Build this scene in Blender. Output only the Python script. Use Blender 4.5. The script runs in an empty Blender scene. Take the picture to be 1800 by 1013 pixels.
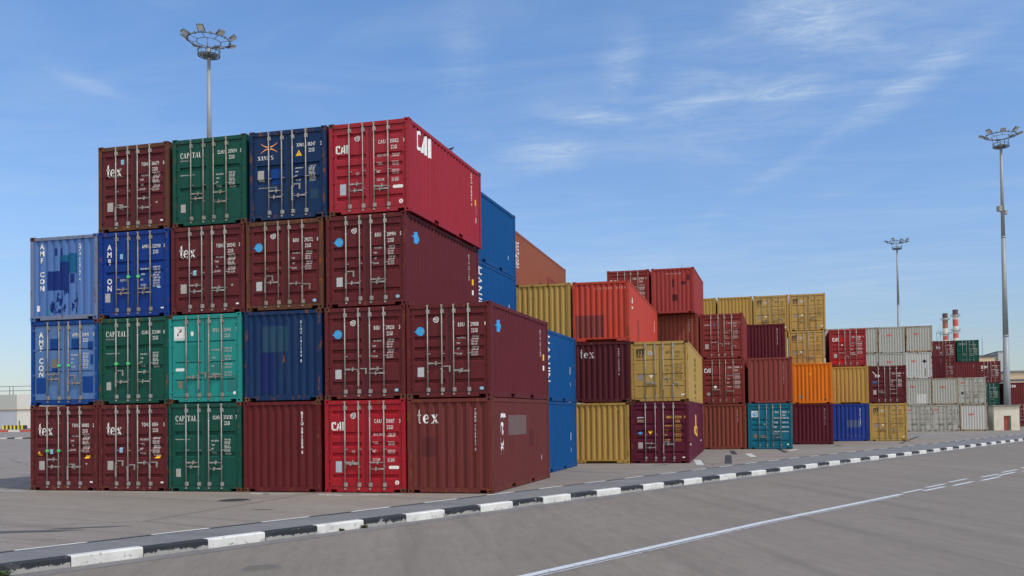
import bpy, bmesh, math, random
from math import radians as R, sin, cos, pi
from mathutils import Vector, Matrix
random.seed(7)
C = bpy.context.scene.collection
S = bpy.context.scene

# ------------------------------------------------------------------ camera
cam_d = bpy.data.cameras.new('camera'); cam = bpy.data.objects.new('camera', cam_d); C.objects.link(cam)
F_, CX, YH, YAW, PIT, ROL, CH = 1571.38576, 991.46388, 694.70756, -0.23939, -0.02255, -0.01405, 2.0722
Ry = Matrix(((cos(YAW), -sin(YAW), 0), (sin(YAW), cos(YAW), 0), (0, 0, 1)))
Rx = Matrix(((1, 0, 0), (0, cos(PIT), -sin(PIT)), (0, sin(PIT), cos(PIT))))
Rr = Matrix(((cos(ROL), 0, sin(ROL)), (0, 1, 0), (-sin(ROL), 0, cos(ROL))))
RR = Rr @ Rx @ Ry
rt, fw, up = RR[0], RR[1], RR[2]
M = Matrix(((rt[0], up[0], -fw[0], 0), (rt[1], up[1], -fw[1], 0), (rt[2], up[2], -fw[2], CH), (0, 0, 0, 1)))
cam.matrix_world = M
cam_d.sensor_width = 36; cam_d.lens = 36 * F_ / 1800
cam_d.shift_x = (900 - CX) / 1800; cam_d.shift_y = (YH - 506.5) / 1800
cam_d.clip_start = 0.1; cam_d.clip_end = 9000
S.camera = cam

# ------------------------------------------------------------------ sky and sun
SUN_EL, SUN_ROT = R(50), R(113)          # sun stands to the right of the stacks, a touch in front of their doors
w = bpy.data.worlds.new('World'); S.world = w; w.use_nodes = True
nt = w.node_tree; nt.nodes.clear(); N = nt.nodes.new; Lk = nt.links.new
out = N('ShaderNodeOutputWorld'); bg = N('ShaderNodeBackground')
sky = N('ShaderNodeTexSky'); sky.sky_type = 'NISHITA'; sky.sun_disc = False
sky.sun_elevation = SUN_EL; sky.sun_rotation = SUN_ROT
sky.air_density = 1.0; sky.dust_density = .45; sky.ozone_density = 2.5; sky.altitude = 0
tc = N('ShaderNodeTexCoord')
def mth(op, a, b=None, c=None, tree=None):
    n = (tree or nt).nodes.new('ShaderNodeMath'); n.operation = op
    for i, v in enumerate((a, b, c)):
        if v is None: continue
        if isinstance(v, (int, float)): n.inputs[i].default_value = v
        else: (tree or nt).links.new(v, n.inputs[i])
    return n.outputs[0]
def ramp(src, p0, p1, tree=None):
    n = (tree or nt).nodes.new('ShaderNodeMapRange'); n.interpolation_type = 'SMOOTHSTEP'
    n.inputs[1].default_value = p0; n.inputs[2].default_value = p1
    (tree or nt).links.new(src, n.inputs[0]); return n.outputs[0]
# thin cirrus: noise on a high flat layer, projected by sky direction
sep = N('ShaderNodeSeparateXYZ'); Lk(tc.outputs['Generated'], sep.inputs[0])
zc = mth('MAXIMUM', sep.outputs[2], 0.03)
cx_ = mth('DIVIDE', sep.outputs[0], zc); cy_ = mth('DIVIDE', sep.outputs[1], zc)
comb = N('ShaderNodeCombineXYZ'); Lk(cx_, comb.inputs[0]); Lk(cy_, comb.inputs[1])
def cnoise(scale, rotz, sx, sy, detail=8, rough=.6, dist=.0):
    mp = N('ShaderNodeMapping'); mp.inputs['Rotation'].default_value = (0, 0, rotz); mp.inputs['Scale'].default_value = (sx, sy, 1)
    Lk(comb.outputs[0], mp.inputs[0])
    n = N('ShaderNodeTexNoise'); n.inputs['Scale'].default_value = scale; n.inputs['Detail'].default_value = detail
    n.inputs['Roughness'].default_value = rough; n.inputs['Distortion'].default_value = dist
    Lk(mp.outputs[0], n.inputs[0]); return n.outputs['Fac']
fine = cnoise(5.0, R(-35), 1.0, 2.0, 12, .74, .9)
wisp = cnoise(1.1, R(-30), 1.0, 2.2, 8, .6, .9)
# where the wisps stand: (azimuth, elevation, half widths, slant, weight)
az = mth('ARCTAN2', sep.outputs[0], sep.outputs[1]); el = mth('ARCSINE', sep.outputs[2])
mask = None
for a0, e0, wa, we, sl, wt in CLOUDS if 'CLOUDS' in globals() else (
        (2.2, 23.0, 4.2, 1.7, -.10, 1.0), (5.5, 21.0, 3.0, 1.2, -.2, .55), (-9.6, 21.4, 1.5, 2.0, .3, .55), (-11.3, 18.5, 3.2, .65, -.10, .8),
        (-14.3, 16.6, 2.4, 1.0, .05, .9), (-5.0, 18.9, 4.4, .8, .16, .75), (.6, 19.3, 3.2, 1.3, .25, .8), (8.0, 19.0, 4.2, 1.0, .50, .7),
        (3.4, 16.6, 6.0, .6, .52, .45), (0, 20.5, 11, 4.0, .2, .38), (-29.5, 19.8, 2.4, .3, 0, .35), (-41.5, 18.5, 1.6, .35, -.2, .4), (-40.5, 24.0, 2.6, .35, -.2, .35), (-20, 22.0, 1.5, 2.6, 0, .25), (-12, 9.0, 9, 1.4, .1, .3), (2, 7.5, 9, 1.4, .1, .3)):
    da = mth('SUBTRACT', az, R(a0)); de = mth('SUBTRACT', mth('SUBTRACT', el, R(e0)), mth('MULTIPLY', da, sl))
    g = mth('ADD', mth('POWER', mth('DIVIDE', da, R(wa)), 2.0), mth('POWER', mth('DIVIDE', de, R(we)), 2.0))
    g = mth('MULTIPLY', mth('EXPONENT', mth('MULTIPLY', g, -1.0)), wt)
    mask = g if mask is None else mth('MAXIMUM', mask, g)
cl = mth('MULTIPLY', mth('MULTIPLY', ramp(fine, .34, .78), ramp(wisp, .26, .62)), mask)
cl = mth('ADD', mth('MULTIPLY', cl, .80), mth('MULTIPLY', mask, .20))
veil = mth('MULTIPLY', ramp(wisp, .38, .78), .16)
cl = mth('MINIMUM', mth('ADD', cl, veil), .8)
mixc = N('ShaderNodeMix'); mixc.data_type = 'RGBA'
# slight low haze whitening comes from the sky model; keep hue a little softer
hsv = N('ShaderNodeHueSaturation'); hsv.inputs['Saturation'].default_value = 1.0; hsv.inputs['Value'].default_value = 1.0
er = N('ShaderNodeValToRGB'); Lk(mth('DIVIDE', mth('MAXIMUM', el, 0.0), R(45)), er.inputs[0])
er.color_ramp.elements[0].color = (.39, .40, .45, 1); er.color_ramp.elements[1].color = (.57, .74, .86, 1); er.color_ramp.elements[1].position = 1
for p_, c_ in ((.10, (.44, .45, .50, 1)), (.25, (.52, .57, .65, 1)), (.5, (.52, .64, .76, 1))): e_ = er.color_ramp.elements.new(p_); e_.color = c_
mul = N('ShaderNodeMix'); mul.data_type = 'RGBA'; mul.blend_type = 'MULTIPLY'; mul.inputs[0].default_value = 1
Lk(sky.outputs[0], mul.inputs[6]); Lk(er.outputs[0], mul.inputs[7]); Lk(mul.outputs[2], hsv.inputs['Color'])
Lk(cl, mixc.inputs['Factor']); Lk(hsv.outputs[0], mixc.inputs[6]); mixc.inputs[7].default_value = (2.6, 3.1, 3.6, 1)
# unseen bright cloud sheet added behind the camera to brighten the container fronts
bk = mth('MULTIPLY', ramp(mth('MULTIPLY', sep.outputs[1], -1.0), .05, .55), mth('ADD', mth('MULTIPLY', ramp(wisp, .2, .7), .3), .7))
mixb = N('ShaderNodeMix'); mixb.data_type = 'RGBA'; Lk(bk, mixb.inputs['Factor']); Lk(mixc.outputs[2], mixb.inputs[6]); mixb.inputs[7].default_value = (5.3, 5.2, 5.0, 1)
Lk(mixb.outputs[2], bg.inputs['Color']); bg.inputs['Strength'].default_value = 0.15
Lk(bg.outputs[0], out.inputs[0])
sl = bpy.data.lights.new('sun', 'SUN'); sl.energy = 1.7; sl.angle = R(3); sl.color = (1, .95, .88)
so = bpy.data.objects.new('sun', sl); C.objects.link(so)
sd = Vector((sin(SUN_ROT) * cos(SUN_EL), cos(SUN_ROT) * cos(SUN_EL), sin(SUN_EL)))
so.rotation_euler = (-sd).to_track_quat('-Z', 'Y').to_euler()
S.view_settings.view_transform = 'Standard'; S.view_settings.look = 'None'
S.view_settings.exposure = 0.65; S.view_settings.gamma = 1

# ------------------------------------------------------------------ materials
def newmat(name):
    m = bpy.data.materials.new(name); m.use_nodes = True; m.node_tree.nodes.clear()
    t = m.node_tree; o = t.nodes.new('ShaderNodeOutputMaterial'); b = t.nodes.new('ShaderNodeBsdfPrincipled')
    t.links.new(b.outputs[0], o.inputs[0]); return m, t, b
def tnoise(t, vec, scale, detail=4, rough=.6, stretch=None, rand=None, dist=0):
    n = t.nodes.new('ShaderNodeTexNoise'); n.inputs['Scale'].default_value = scale; n.inputs['Detail'].default_value = detail
    n.inputs['Roughness'].default_value = rough; n.inputs['Distortion'].default_value = dist
    mp = t.nodes.new('ShaderNodeMapping'); t.links.new(vec, mp.inputs[0])
    if stretch: mp.inputs['Scale'].default_value = stretch
    if rand is not None: t.links.new(rand, mp.inputs['Location'])
    t.links.new(mp.outputs[0], n.inputs[0]); return n.outputs['Fac']
def tmix(t, fac, a, b, mode='MIX'):
    n = t.nodes.new('ShaderNodeMix'); n.data_type = 'RGBA'; n.blend_type = mode
    if isinstance(fac, (int, float)): n.inputs[0].default_value = fac
    else: t.links.new(fac, n.inputs[0])
    for i, v in ((6, a), (7, b)):
        if isinstance(v, tuple): n.inputs[i].default_value = (*v, 1)
        else: t.links.new(v, n.inputs[i])
    return n.outputs[2]
def paint(name, col, rust=.25, fade=.25, rough=.58, dirt=.50, spec=.16):
    """weathered enamel on steel: blotchy fading, run-down dirt, rust spots and streaks, all fixed to the steel"""
    m, t, b = newmat(name); X = lambda *a, **k: tnoise(t, *a, **k)
    co = t.nodes.new('ShaderNodeTexCoord').outputs['Object']
    oi = t.nodes.new('ShaderNodeObjectInfo')
    rv = t.nodes.new('ShaderNodeCombineXYZ')
    for i, k in enumerate((37., 71., 13.)): t.links.new(mth('MULTIPLY', oi.outputs['Random'], k, tree=t), rv.inputs[i])
    rv = rv.outputs[0]
    lum = sum(col) / 3
    pale = tuple(min(.8, c * .84 + lum * .14 + .014) for c in col)
    dark = tuple(c * .62 for c in col)
    f1 = ramp(X(co, 1.1, 3, .6, rand=rv), .38, .72, t)
    c1 = tmix(t, mth('MULTIPLY', f1, fade, tree=t), col, pale)
    f2 = ramp(X(co, 2.2, 5, .7, (2.6, 2.6, .28), rv), .46, .80, t)
    c2 = tmix(t, mth('MULTIPLY', f2, dirt, tree=t), c1, dark)
    f2b = ramp(X(co, 7, 3, .6, (1, 1, .12), rv), .50, .78, t)
    c2 = tmix(t, mth('MULTIPLY', f2b, fade * .8, tree=t), c2, pale)
    th = .71 - rust * .2
    f3 = ramp(X(co, 5.5, 8, .72, (1.6, 1.6, .45), rv), th, th + .07, t)
    f4 = ramp(X(co, 26, 4, .7, (1, 1, .6), rv), .70 - rust * .08, .76 - rust * .06, t)
    rn = X(co, 30, 3, .6)
    rc = tmix(t, rn, (.10, .035, .014), (.24, .085, .030))
    rf = mth('MINIMUM', mth('MULTIPLY', mth('MAXIMUM', f3, mth('MULTIPLY', f4, .6, tree=t), tree=t), min(1, .35 + rust), tree=t), 1.0, tree=t)
    c3 = tmix(t, rf, c2, rc)
    t.links.new(c3, b.inputs['Base Color'])
    rr = mth('ADD', mth('MULTIPLY', rf, .3, tree=t), mth('ADD', mth('MULTIPLY', f1, .12, tree=t), rough, tree=t), tree=t)
    t.links.new(mth('MINIMUM', rr, .95, tree=t), b.inputs['Roughness'])
    b.inputs['Specular IOR Level'].default_value = spec
    bp = t.nodes.new('ShaderNodeBump'); bp.inputs['Strength'].default_value = .45; bp.inputs['Distance'].default_value = .020
    t.links.new(X(co, 2.6, 3, .5, rand=rv), bp.inputs['Height']); t.links.new(bp.outputs[0], b.inputs['Normal'])
    return m
def plain(name, col, rough=.6, metal=0, var=.15, sc=8, stretch=None, spec=.4, gen='Object'):
    m, t, b = newmat(name); co = t.nodes.new('ShaderNodeTexCoord').outputs[gen]
    f = tnoise(t, co, sc, 5, .65, stretch)
    t.links.new(tmix(t, ramp(f, .3, .7, t), tuple(c * (1 - var) for c in col), tuple(min(1, c * (1 + var)) for c in col)), b.inputs['Base Color'])
    b.inputs['Roughness'].default_value = rough; b.inputs['Metallic'].default_value = metal; b.inputs['Specular IOR Level'].default_value = spec
    return m
MC = {}
COL = dict(  # name: (albedo, rust, fade)
    tex=((.128, .020, .025), .22, .22), bsiu=((.138, .020, .025), .08, .12), cai=((.40, .026, .042), .06, .15), cailow=((.42, .014, .026), .08, .12),
    green=((.005, .088, .062), .12, .25), amf=((.003, .045, .27), .05, .12), amfpale=((.090, .205, .50), .25, .40), amfmid=((.105, .225, .48), .12, .3),
    teal=((.018, .31, .275), .10, .20), navy=((.005, .035, .115), .32, .30), maroonend=((.135, .016, .020), .10, .15), texend=((.165, .034, .030), .34, .20),
    blue=((.001, .088, .27), .05, .08), brown=((.34, .100, .045), .12, .35), yellow=((.52, .32, .080), .22, .15), yellow2=((.54, .35, .09), .15, .2),
    flame=((.60, .068, .038), .22, .30), darkmaroon=((.095, .016, .022), .12, .12), gold=((.54, .35, .095), .12, .15), purple=((.125, .012, .032), .06, .12),
    brick=((.26, .066, .042), .12, .15), tealblue=((.006, .17, .26), .12, .15), plum=((.13, .018, .028), .06, .08), orange=((.86, .21, .010), .10, .10),
    royal=((.020, .060, .34), .15, .22), oldred=((.37, .050, .044), .35, .35), red2=((.26, .040, .036), .10, .15), clay=((.26, .058, .048), .10, .10),
    grey=((.47, .48, .42), .48, .20), greybright=((.58, .60, .56), .48, .15), farmaroon=((.17, .030, .034), .15, .2), farred=((.34, .03, .035), .12, .2))
COL_SCALE = (.76, .76, .80)
def pm(key, rusty=0):
    k = (key, rusty)
    if k not in MC:
        c, r, f = COL[key]; c = tuple(x * k for x, k in zip(c, COL_SCALE))
        MC[k] = paint('paint_' + key + ('_frame' if rusty else ''), c, min(1.0, r + rusty), f)
    return MC[k]
RUST = paint('rusty_steel', (.095, .040, .025), .9, .3, .8, .5, .2)
ZINC = plain('galvanised_bar', (.29, .285, .27), .55, .2, .22, 12, (1, 1, .3))
ZINCD = plain('dull_galvanised_bar', (.25, .22, .19), .6, .2, .3, 12, (1, 1, .3))
RUBBER = plain('black_rubber', (.012, .012, .013), .7)
HOLE = plain('dark_socket', (.006, .005, .005), .9)
def flat(name, col, rough=.6): 
    if name not in MC: MC[name] = plain(name, col, rough, 0, .10, 14)
    return MC[name]
WHITE = flat('white_lettering', (.72, .72, .70)); BLACKP = flat('black_lettering', (.02, .02, .018)); GOLDP = flat('gold_lettering', (.75, .42, .05))
OFFW = flat('faded_white_lettering', (.48, .45, .43)); REDP = flat('red_lettering', (.62, .06, .04)); DKBROWN = flat('faded_brown_lettering', (.16, .095, .03))
ORNG = flat('orange_emblem', (.80, .32, .12)); SKYB = flat('sky_blue_sticker', (.03, .32, .66)); PALEB = flat('pale_blue_sticker', (.22, .45, .62))
PLATE = flat('aluminium_plate', (.36, .35, .33), .45); YELS = flat('yellow_sticker', (.85, .48, .02)); GREENS = flat('green_seal', (.05, .62, .16)); CREAM = flat('white_sticker', (.74, .74, .72))

# ------------------------------------------------------------------ mesh helpers
def box(bm, x0, x1, y0, y1, z0, z1, mi=0):
    vs = [bm.verts.new(p) for p in ((x0, y0, z0), (x1, y0, z0), (x1, y1, z0), (x0, y1, z0), (x0, y0, z1), (x1, y0, z1), (x1, y1, z1), (x0, y1, z1))]
    for f in ((0, 3, 2, 1), (4, 5, 6, 7), (0, 1, 5, 4), (1, 2, 6, 5), (2, 3, 7, 6), (3, 0, 4, 7)):
        bm.faces.new([vs[i] for i in f]).material_index = mi
def quad(bm, pts, mi=0):
    f = bm.faces.new([bm.verts.new(p) for p in pts]); f.material_index = mi; return f
def tube(bm, a, b, r0, r1=None, n=8, mi=0, caps=True):
    a = Vector(a); b = Vector(b); r1 = r0 if r1 is None else r1
    d = (b - a).normalized(); e = d.orthogonal().normalized(); g = d.cross(e)
    A = [bm.verts.new(a + (e * cos(2 * pi * i / n) + g * sin(2 * pi * i / n)) * r0) for i in range(n)]
    B = [bm.verts.new(b + (e * cos(2 * pi * i / n) + g * sin(2 * pi * i / n)) * r1) for i in range(n)]
    for i in range(n):
        f = bm.faces.new((A[i], A[(i + 1) % n], B[(i + 1) % n], B[i])); f.smooth = True; f.material_index = mi
    if caps:
        bm.faces.new(A[::-1]).material_index = mi; bm.faces.new(B).material_index = mi
def fin(bm, name, mats=1, recalc=False):
    if recalc: bmesh.ops.recalc_face_normals(bm, faces=bm.faces)
    me = bpy.data.meshes.new(name); bm.to_mesh(me); bm.free()
    for i in range(mats): me.materials.append(None)
    return me
def put(name, me, mats, parent=None, loc=None):
    o = bpy.data.objects.new(name, me); C.objects.link(o)
    if parent: o.parent = parent
    if loc: o.location = loc
    if not isinstance(mats, (list, tuple)): mats = [mats]
    if not len(me.materials):
        for m in mats: me.materials.append(m)
    else:
        for i, m in enumerate(mats):
            o.material_slots[i].link = 'OBJECT'; o.material_slots[i].material = m
    return o
def empty(name, loc, rz=0, label=None, cat=None, group=None):
    o = bpy.data.objects.new(name, None); o.empty_display_size = .5; C.objects.link(o); o.location = loc; o.rotation_euler = (0, 0, rz)
    if label: o['label'] = label; o['category'] = cat
    if group: o['group'] = group
    return o
def struct(o, kind='structure'): o['kind'] = kind; return o
def tag(o, label, cat, group=None):
    o['label'] = label; o['category'] = cat
    if group: o['group'] = group
    return o

# ------------------------------------------------------------------ lettering
GL = {}
def glyph(ch, bold=.0):
    k = (ch, bold)
    if k not in GL:
        cu = bpy.data.curves.new('glyph', 'FONT'); cu.body = ch; cu.size = 1; cu.resolution_u = 2; cu.offset = bold
        ob = bpy.data.objects.new('glyph', cu); me = bpy.data.meshes.new_from_object(ob)
        vs = [(v.co.x, v.co.y) for v in me.vertices]; fs = [tuple(p.vertices) for p in me.polygons]
        wd = (max(v[0] for v in vs) if vs else .3)
        x0 = (min(v[0] for v in vs) if vs else 0)
        GL[k] = ([(x - x0, y) for x, y in vs], fs, wd - x0); bpy.data.objects.remove(ob)
    return GL[k]
def sans(bm, s, x, z, h, sx=.85, bold=.012, gap=.13, mi=0, vertical=False, rot=False, slant=0):
    """cap height h, baseline z, starting x; vertical stacks the letters, rot lays the line down the wall"""
    k = h / .70; cx = x; cz = z
    for ch in s:
        if ch == ' ':
            cx += .4 * k * sx
            if vertical: cz -= h * .62
            continue
        vs, fs, wd = glyph(ch, bold)
        if vertical:
            ox = x - wd * k * sx / 2
            vv = [bm.verts.new((ox + a * k * sx, cz + b * k, 0)) for a, b in vs]; cz -= h * 1.30
        elif rot:
            vv = [bm.verts.new((x + b * k, cz - a * k * sx, 0)) for a, b in vs]; cz -= (wd + gap) * k * sx
        else:
            vv = [bm.verts.new((cx + (a + slant * b) * k * sx, z + b * k, 0)) for a, b in vs]; cx += (wd + gap) * k * sx
        for f in fs:
            try: bm.faces.new([vv[i] for i in f]).material_index = mi
            except ValueError: pass
    return cx
def poly(bm, pts, mi=0): 
    f = bm.faces.new([bm.verts.new((a, b, 0)) for a, b in pts]); f.material_index = mi
def prect(bm, x0, x1, z0, z1, mi=0): poly(bm, ((x0, z0), (x1, z0), (x1, z1), (x0, z1)), mi)
def arc(bm, cx, cz, rx, rz, ix, iz, a0, a1, n=18, mi=0):
    for i in range(n):
        p, q = R(a0 + (a1 - a0) * i / n), R(a0 + (a1 - a0) * (i + 1) / n)
        poly(bm, ((cx + ix * cos(p), cz + iz * sin(p)), (cx + rx * cos(p), cz + rz * sin(p)), (cx + rx * cos(q), cz + rz * sin(q)), (cx + ix * cos(q), cz + iz * sin(q))), mi)
def disc(bm, cx, cz, rx, rz=None, n=20, mi=0):
    rz = rz or rx; poly(bm, [(cx + rx * cos(2 * pi * i / n), cz + rz * sin(2 * pi * i / n)) for i in range(n)], mi)
def L_(bm, k, x, z, sx, sz, mi):   # one heavy serif letter in a unit box
    P = lambda *p: poly(bm, [(x + a * sx, z + b * sz) for a, b in p], mi)
    def Rc(a, b, c, d): P((a, c), (b, c), (b, d), (a, d))
    def A(cx, cz, rx, rz, ix, iz, a0, a1): arc(bm, x + cx * sx, z + cz * sz, rx * sx, rz * sz, ix * sx, iz * sz, a0, a1, 16, mi)
    if k == 't': Rc(.16, .40, .14, 1.0); P((.0, .62), (.56, .62), (.56, .72), (.0, .72)); P((.16, 1.0), (.40, 1.0), (.40, 1.16), (.16, 1.02)); A(.42, .20, .26, .20, .04, .10, 180, 300)
    if k == 'e': A(.40, .36, .40, .37, .17, .29, 0, 322); P((.20, .33), (.80, .33), (.78, .42), (.20, .42))
    if k == 'x':
        P((.04, .72), (.32, .72), (.92, 0), (.62, 0)); P((.70, .72), (.82, .72), (.24, 0), (.12, 0))
        Rc(0, .40, .66, .72); Rc(.58, .92, .66, .72); Rc(.0, .34, 0, .06); Rc(.54, 1.0, 0, .06)
    if k == 'C': A(.5, .5, .48, .52, .26, .44, 40, 320); Rc(.82, .90, .62, .98)
    if k == 'A': P((.0, 0), (.12, 0), (.54, 1), (.44, 1)); P((.40, 1), (.58, 1), (.98, 0), (.72, 0)); Rc(.24, .74, .28, .36); Rc(-.06, .28, 0, .06); Rc(.62, 1.04, 0, .06)
    if k == 'P': Rc(.14, .38, 0, 1); A(.38, .74, .50, .26, .24, .19, -90, 90); Rc(.0, .52, 0, .06); Rc(0, .3, .94, 1)
    if k == 'I': Rc(.20, .46, 0, 1); Rc(.05, .61, 0, .06); Rc(.05, .61, .94, 1)
    if k == 'T': Rc(.34, .60, 0, 1); Rc(0, .94, .90, 1); Rc(0, .07, .72, .92); Rc(.87, .94, .72, .92); Rc(.2, .74, 0, .06)
    if k == 'L': Rc(.14, .40, 0, 1); Rc(0, .84, 0, .08); Rc(.77, .84, 0, .28); Rc(0, .54, .94, 1)
    if k == 'X': P((.04, 1), (.32, 1), (.98, 0), (.70, 0)); P((.76, 1), (.88, 1), (.24, 0), (.12, 0)); Rc(-.04, .42, .94, 1); Rc(.6, 1., .94, 1); Rc(-.02, .36, 0, .06); Rc(.58, 1.06, 0, .06)
    if k == 'N': Rc(.10, .18, 0, 1); Rc(.80, .88, 0, 1); P((.06, 1), (.34, 1), (.88, 0), (.74, 0)); Rc(-.02, .30, 0, .06); Rc(.66, 1., .94, 1)
    if k == 'E': Rc(.12, .38, 0, 1); Rc(0, .84, 0, .08); Rc(0, .84, .92, 1); Rc(.38, .62, .47, .55); Rc(.77, .84, .0, .26); Rc(.77, .84, .74, 1)
    if k == 'S': A(.44, .74, .36, .28, .18, .20, 30, 270); A(.44, .27, .38, .29, .18, .20, -150, 90)
def serif(bm, s, x, z, h, wd, gap=.10, mi=0):
    for ch in s:
        if ch in 'tex': sc = {'t': .72, 'e': .92, 'x': 1.0}[ch]
        else: sc = {'I': .62, 'L': .95}.get(ch, 1.0)
        L_(bm, ch, x, z, wd, h, mi); x += wd * (sc * (.85 if ch == 't' else 1)) + gap * wd
    return x
def cai_logo(bm, x, z, h, mi=0, iw=.22):
    s = h
    P = lambda *p: poly(bm, [(x + a * s, z + b * s) for a, b in p], mi)
    P((.0, .14), (.20, .02), (.20, .98), (.0, .90)); P((.2, .80), (.56, .80), (.56, .98), (.2, .98)); P((.2, .02), (.54, .02), (.54, .19), (.2, .19)); P((.40, .66), (.56, .66), (.56, .80), (.40, .80))
    P((.58, .02), (.78, .02), (1.00, .98), (.82, .98)); P((.82, .98), (.79, .80), (1.2, .80), (1.2, .98)); P((1.02, .02), (1.2, .02), (1.2, .80), (1.02, .80)); P((.80, .26), (1.02, .26), (1.02, .40), (.83, .40))
    P((1.32, .02), (1.32 + iw, .02), (1.32 + iw, 1.0), (1.32, 1.0))
def swirl(bm, cx, cz, r, mi):        # small pale squiggle on the blue discs
    P = lambda *p: poly(bm, [(cx + a * r, cz + b * r) for a, b in p], mi)
    P((-.1, .16), (.78, .02), (.78, .16), (-.1, .30)); P((.1, -.22), (.52, -.28), (.50, -.12), (.1, -.06)); P((.18, -.2), (.32, -.2), (.40, .2), (.28, .2))

# ------------------------------------------------------------------ container shapes
W, H, L20, L40 = 2.438, 2.591, 6.058, 12.192
def corr_profile(length, pitch, flat_o, slope, depth, margin=.06):
    """breakpoints (s, d) of a folded steel wall: d=0 outside, d=depth inside"""
    n = int((length - 2 * margin) / pitch); m = (length - n * pitch) / 2
    pts = [(0, 0)]; s = m
    fi = pitch - flat_o - 2 * slope
    for i in range(n):
        pts += [(s + flat_o / 2, 0), (s + flat_o / 2 + slope, depth), (s + flat_o / 2 + slope + fi, depth), (s + flat_o / 2 + 2 * slope + fi, 0)]; s += pitch
    pts.append((length, 0)); return pts
def pval(pts, s):
    for (a, da), (b, db) in zip(pts, pts[1:]):
        if a <= s <= b: return da + (db - da) * (s - a) / max(1e-9, b - a)
    return 0
END_P = {n: [(a + .11, b) for a, b in corr_profile(W - .22, (W - .22 - .06) / n, .075 if n > 8 else .10, .055, .042, .03)] for n in (8, 9, 10)}
SIDE_P = {}
for Lx in (L20, L40):
    SIDE_P[(Lx, 0)] = [(a + .16, b) for a, b in corr_profile(Lx - .32, .262, .072, .060, .042)]
    SIDE_P[(Lx, 1)] = [(a + .16, b) for a, b in corr_profile(Lx - .32, .240, .09, .055, .014)]     # shallow press
Z0, Z1 = .155, 2.475
ENDY, SIDEX = .020, .014
MESH = {}
def wall_mesh(key, pts, mapf, z0=Z0, z1=Z1):
    if key in MESH: return MESH[key]
    bm = bmesh.new(); lo = [bm.verts.new(mapf(s, d, z0)) for s, d in pts]; hi = [bm.verts.new(mapf(s, d, z1)) for s, d in pts]
    for i in range(len(pts) - 1): bm.faces.new((lo[i], lo[i + 1], hi[i + 1], hi[i]))
    MESH[key] = fin(bm, 'wall', 1, True); return MESH[key]
def castings(bm, Lx, deep=True):
    for X in (0, 1):
        for Y in (0, 1):
            for Zc in (0, 1): casting(bm, Lx, X, Y, Zc, deep)
def casting(bm, Lx, X, Y, Zc, deep=True):
    a, b, c = .162, .178, .118; e = .004
    x0 = -e if X == 0 else W - a + e; y0 = -e if Y == 0 else Lx - b + e; z0 = -.002 if Zc == 0 else H - c + .004
    x1, y1, z1 = x0 + a, y0 + b, z0 + c
    def holed(o, u, v, n, lu, lv, ru, rv):       # plate with an oval socket
        o = Vector(o); u = Vector(u); v = Vector(v); n = Vector(n)
        out = [bm.verts.new(o + u * s * lu + v * t * lv) for s, t in ((0, 0), (.5, 0), (1, 0), (1, .5), (1, 1), (.5, 1), (0, 1), (0, .5))]
        angs = [225, 270, 315, 0, 45, 90, 135, 180]
        inn = [bm.verts.new(o + u * (lu / 2 + ru * cos(R(t))) + v * (lv / 2 + rv * sin(R(t)))) for t in angs]
        back = [bm.verts.new(k.co - n * .04) for k in inn]
        for i in range(8):
            j = (i + 1) % 8; bm.faces.new((out[i], out[j], inn[j], inn[i])); bm.faces.new((inn[i], inn[j], back[j], back[i])).material_index = 1
        bm.faces.new(back).material_index = 1
    # front/back face
    holed((x0, y0 if Y == 0 else y1, z0), (1, 0, 0), (0, 0, 1), (0, -1 if Y == 0 else 1, 0), a, c, .034, .030)
    holed((x0 if X == 0 else x1, y0, z0), (0, 1, 0), (0, 0, 1), (-1 if X == 0 else 1, 0, 0), b, c, .040, .026)
    quad(bm, ((x0, y0, z1), (x1, y0, z1), (x1, y1, z1), (x0, y1, z1))); quad(bm, ((x0, y0, z0), (x0, y1, z0), (x1, y1, z0), (x1, y0, z0)))
    yy = y1 if Y == 0 else y0; xx = x1 if X == 0 else x0
    quad(bm, ((x0, yy, z0), (x1, yy, z0), (x1, yy, z1), (x0, yy, z1))); quad(bm, ((xx, y0, z0), (xx, y1, z0), (xx, y1, z1), (xx, y0, z1)))
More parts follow.
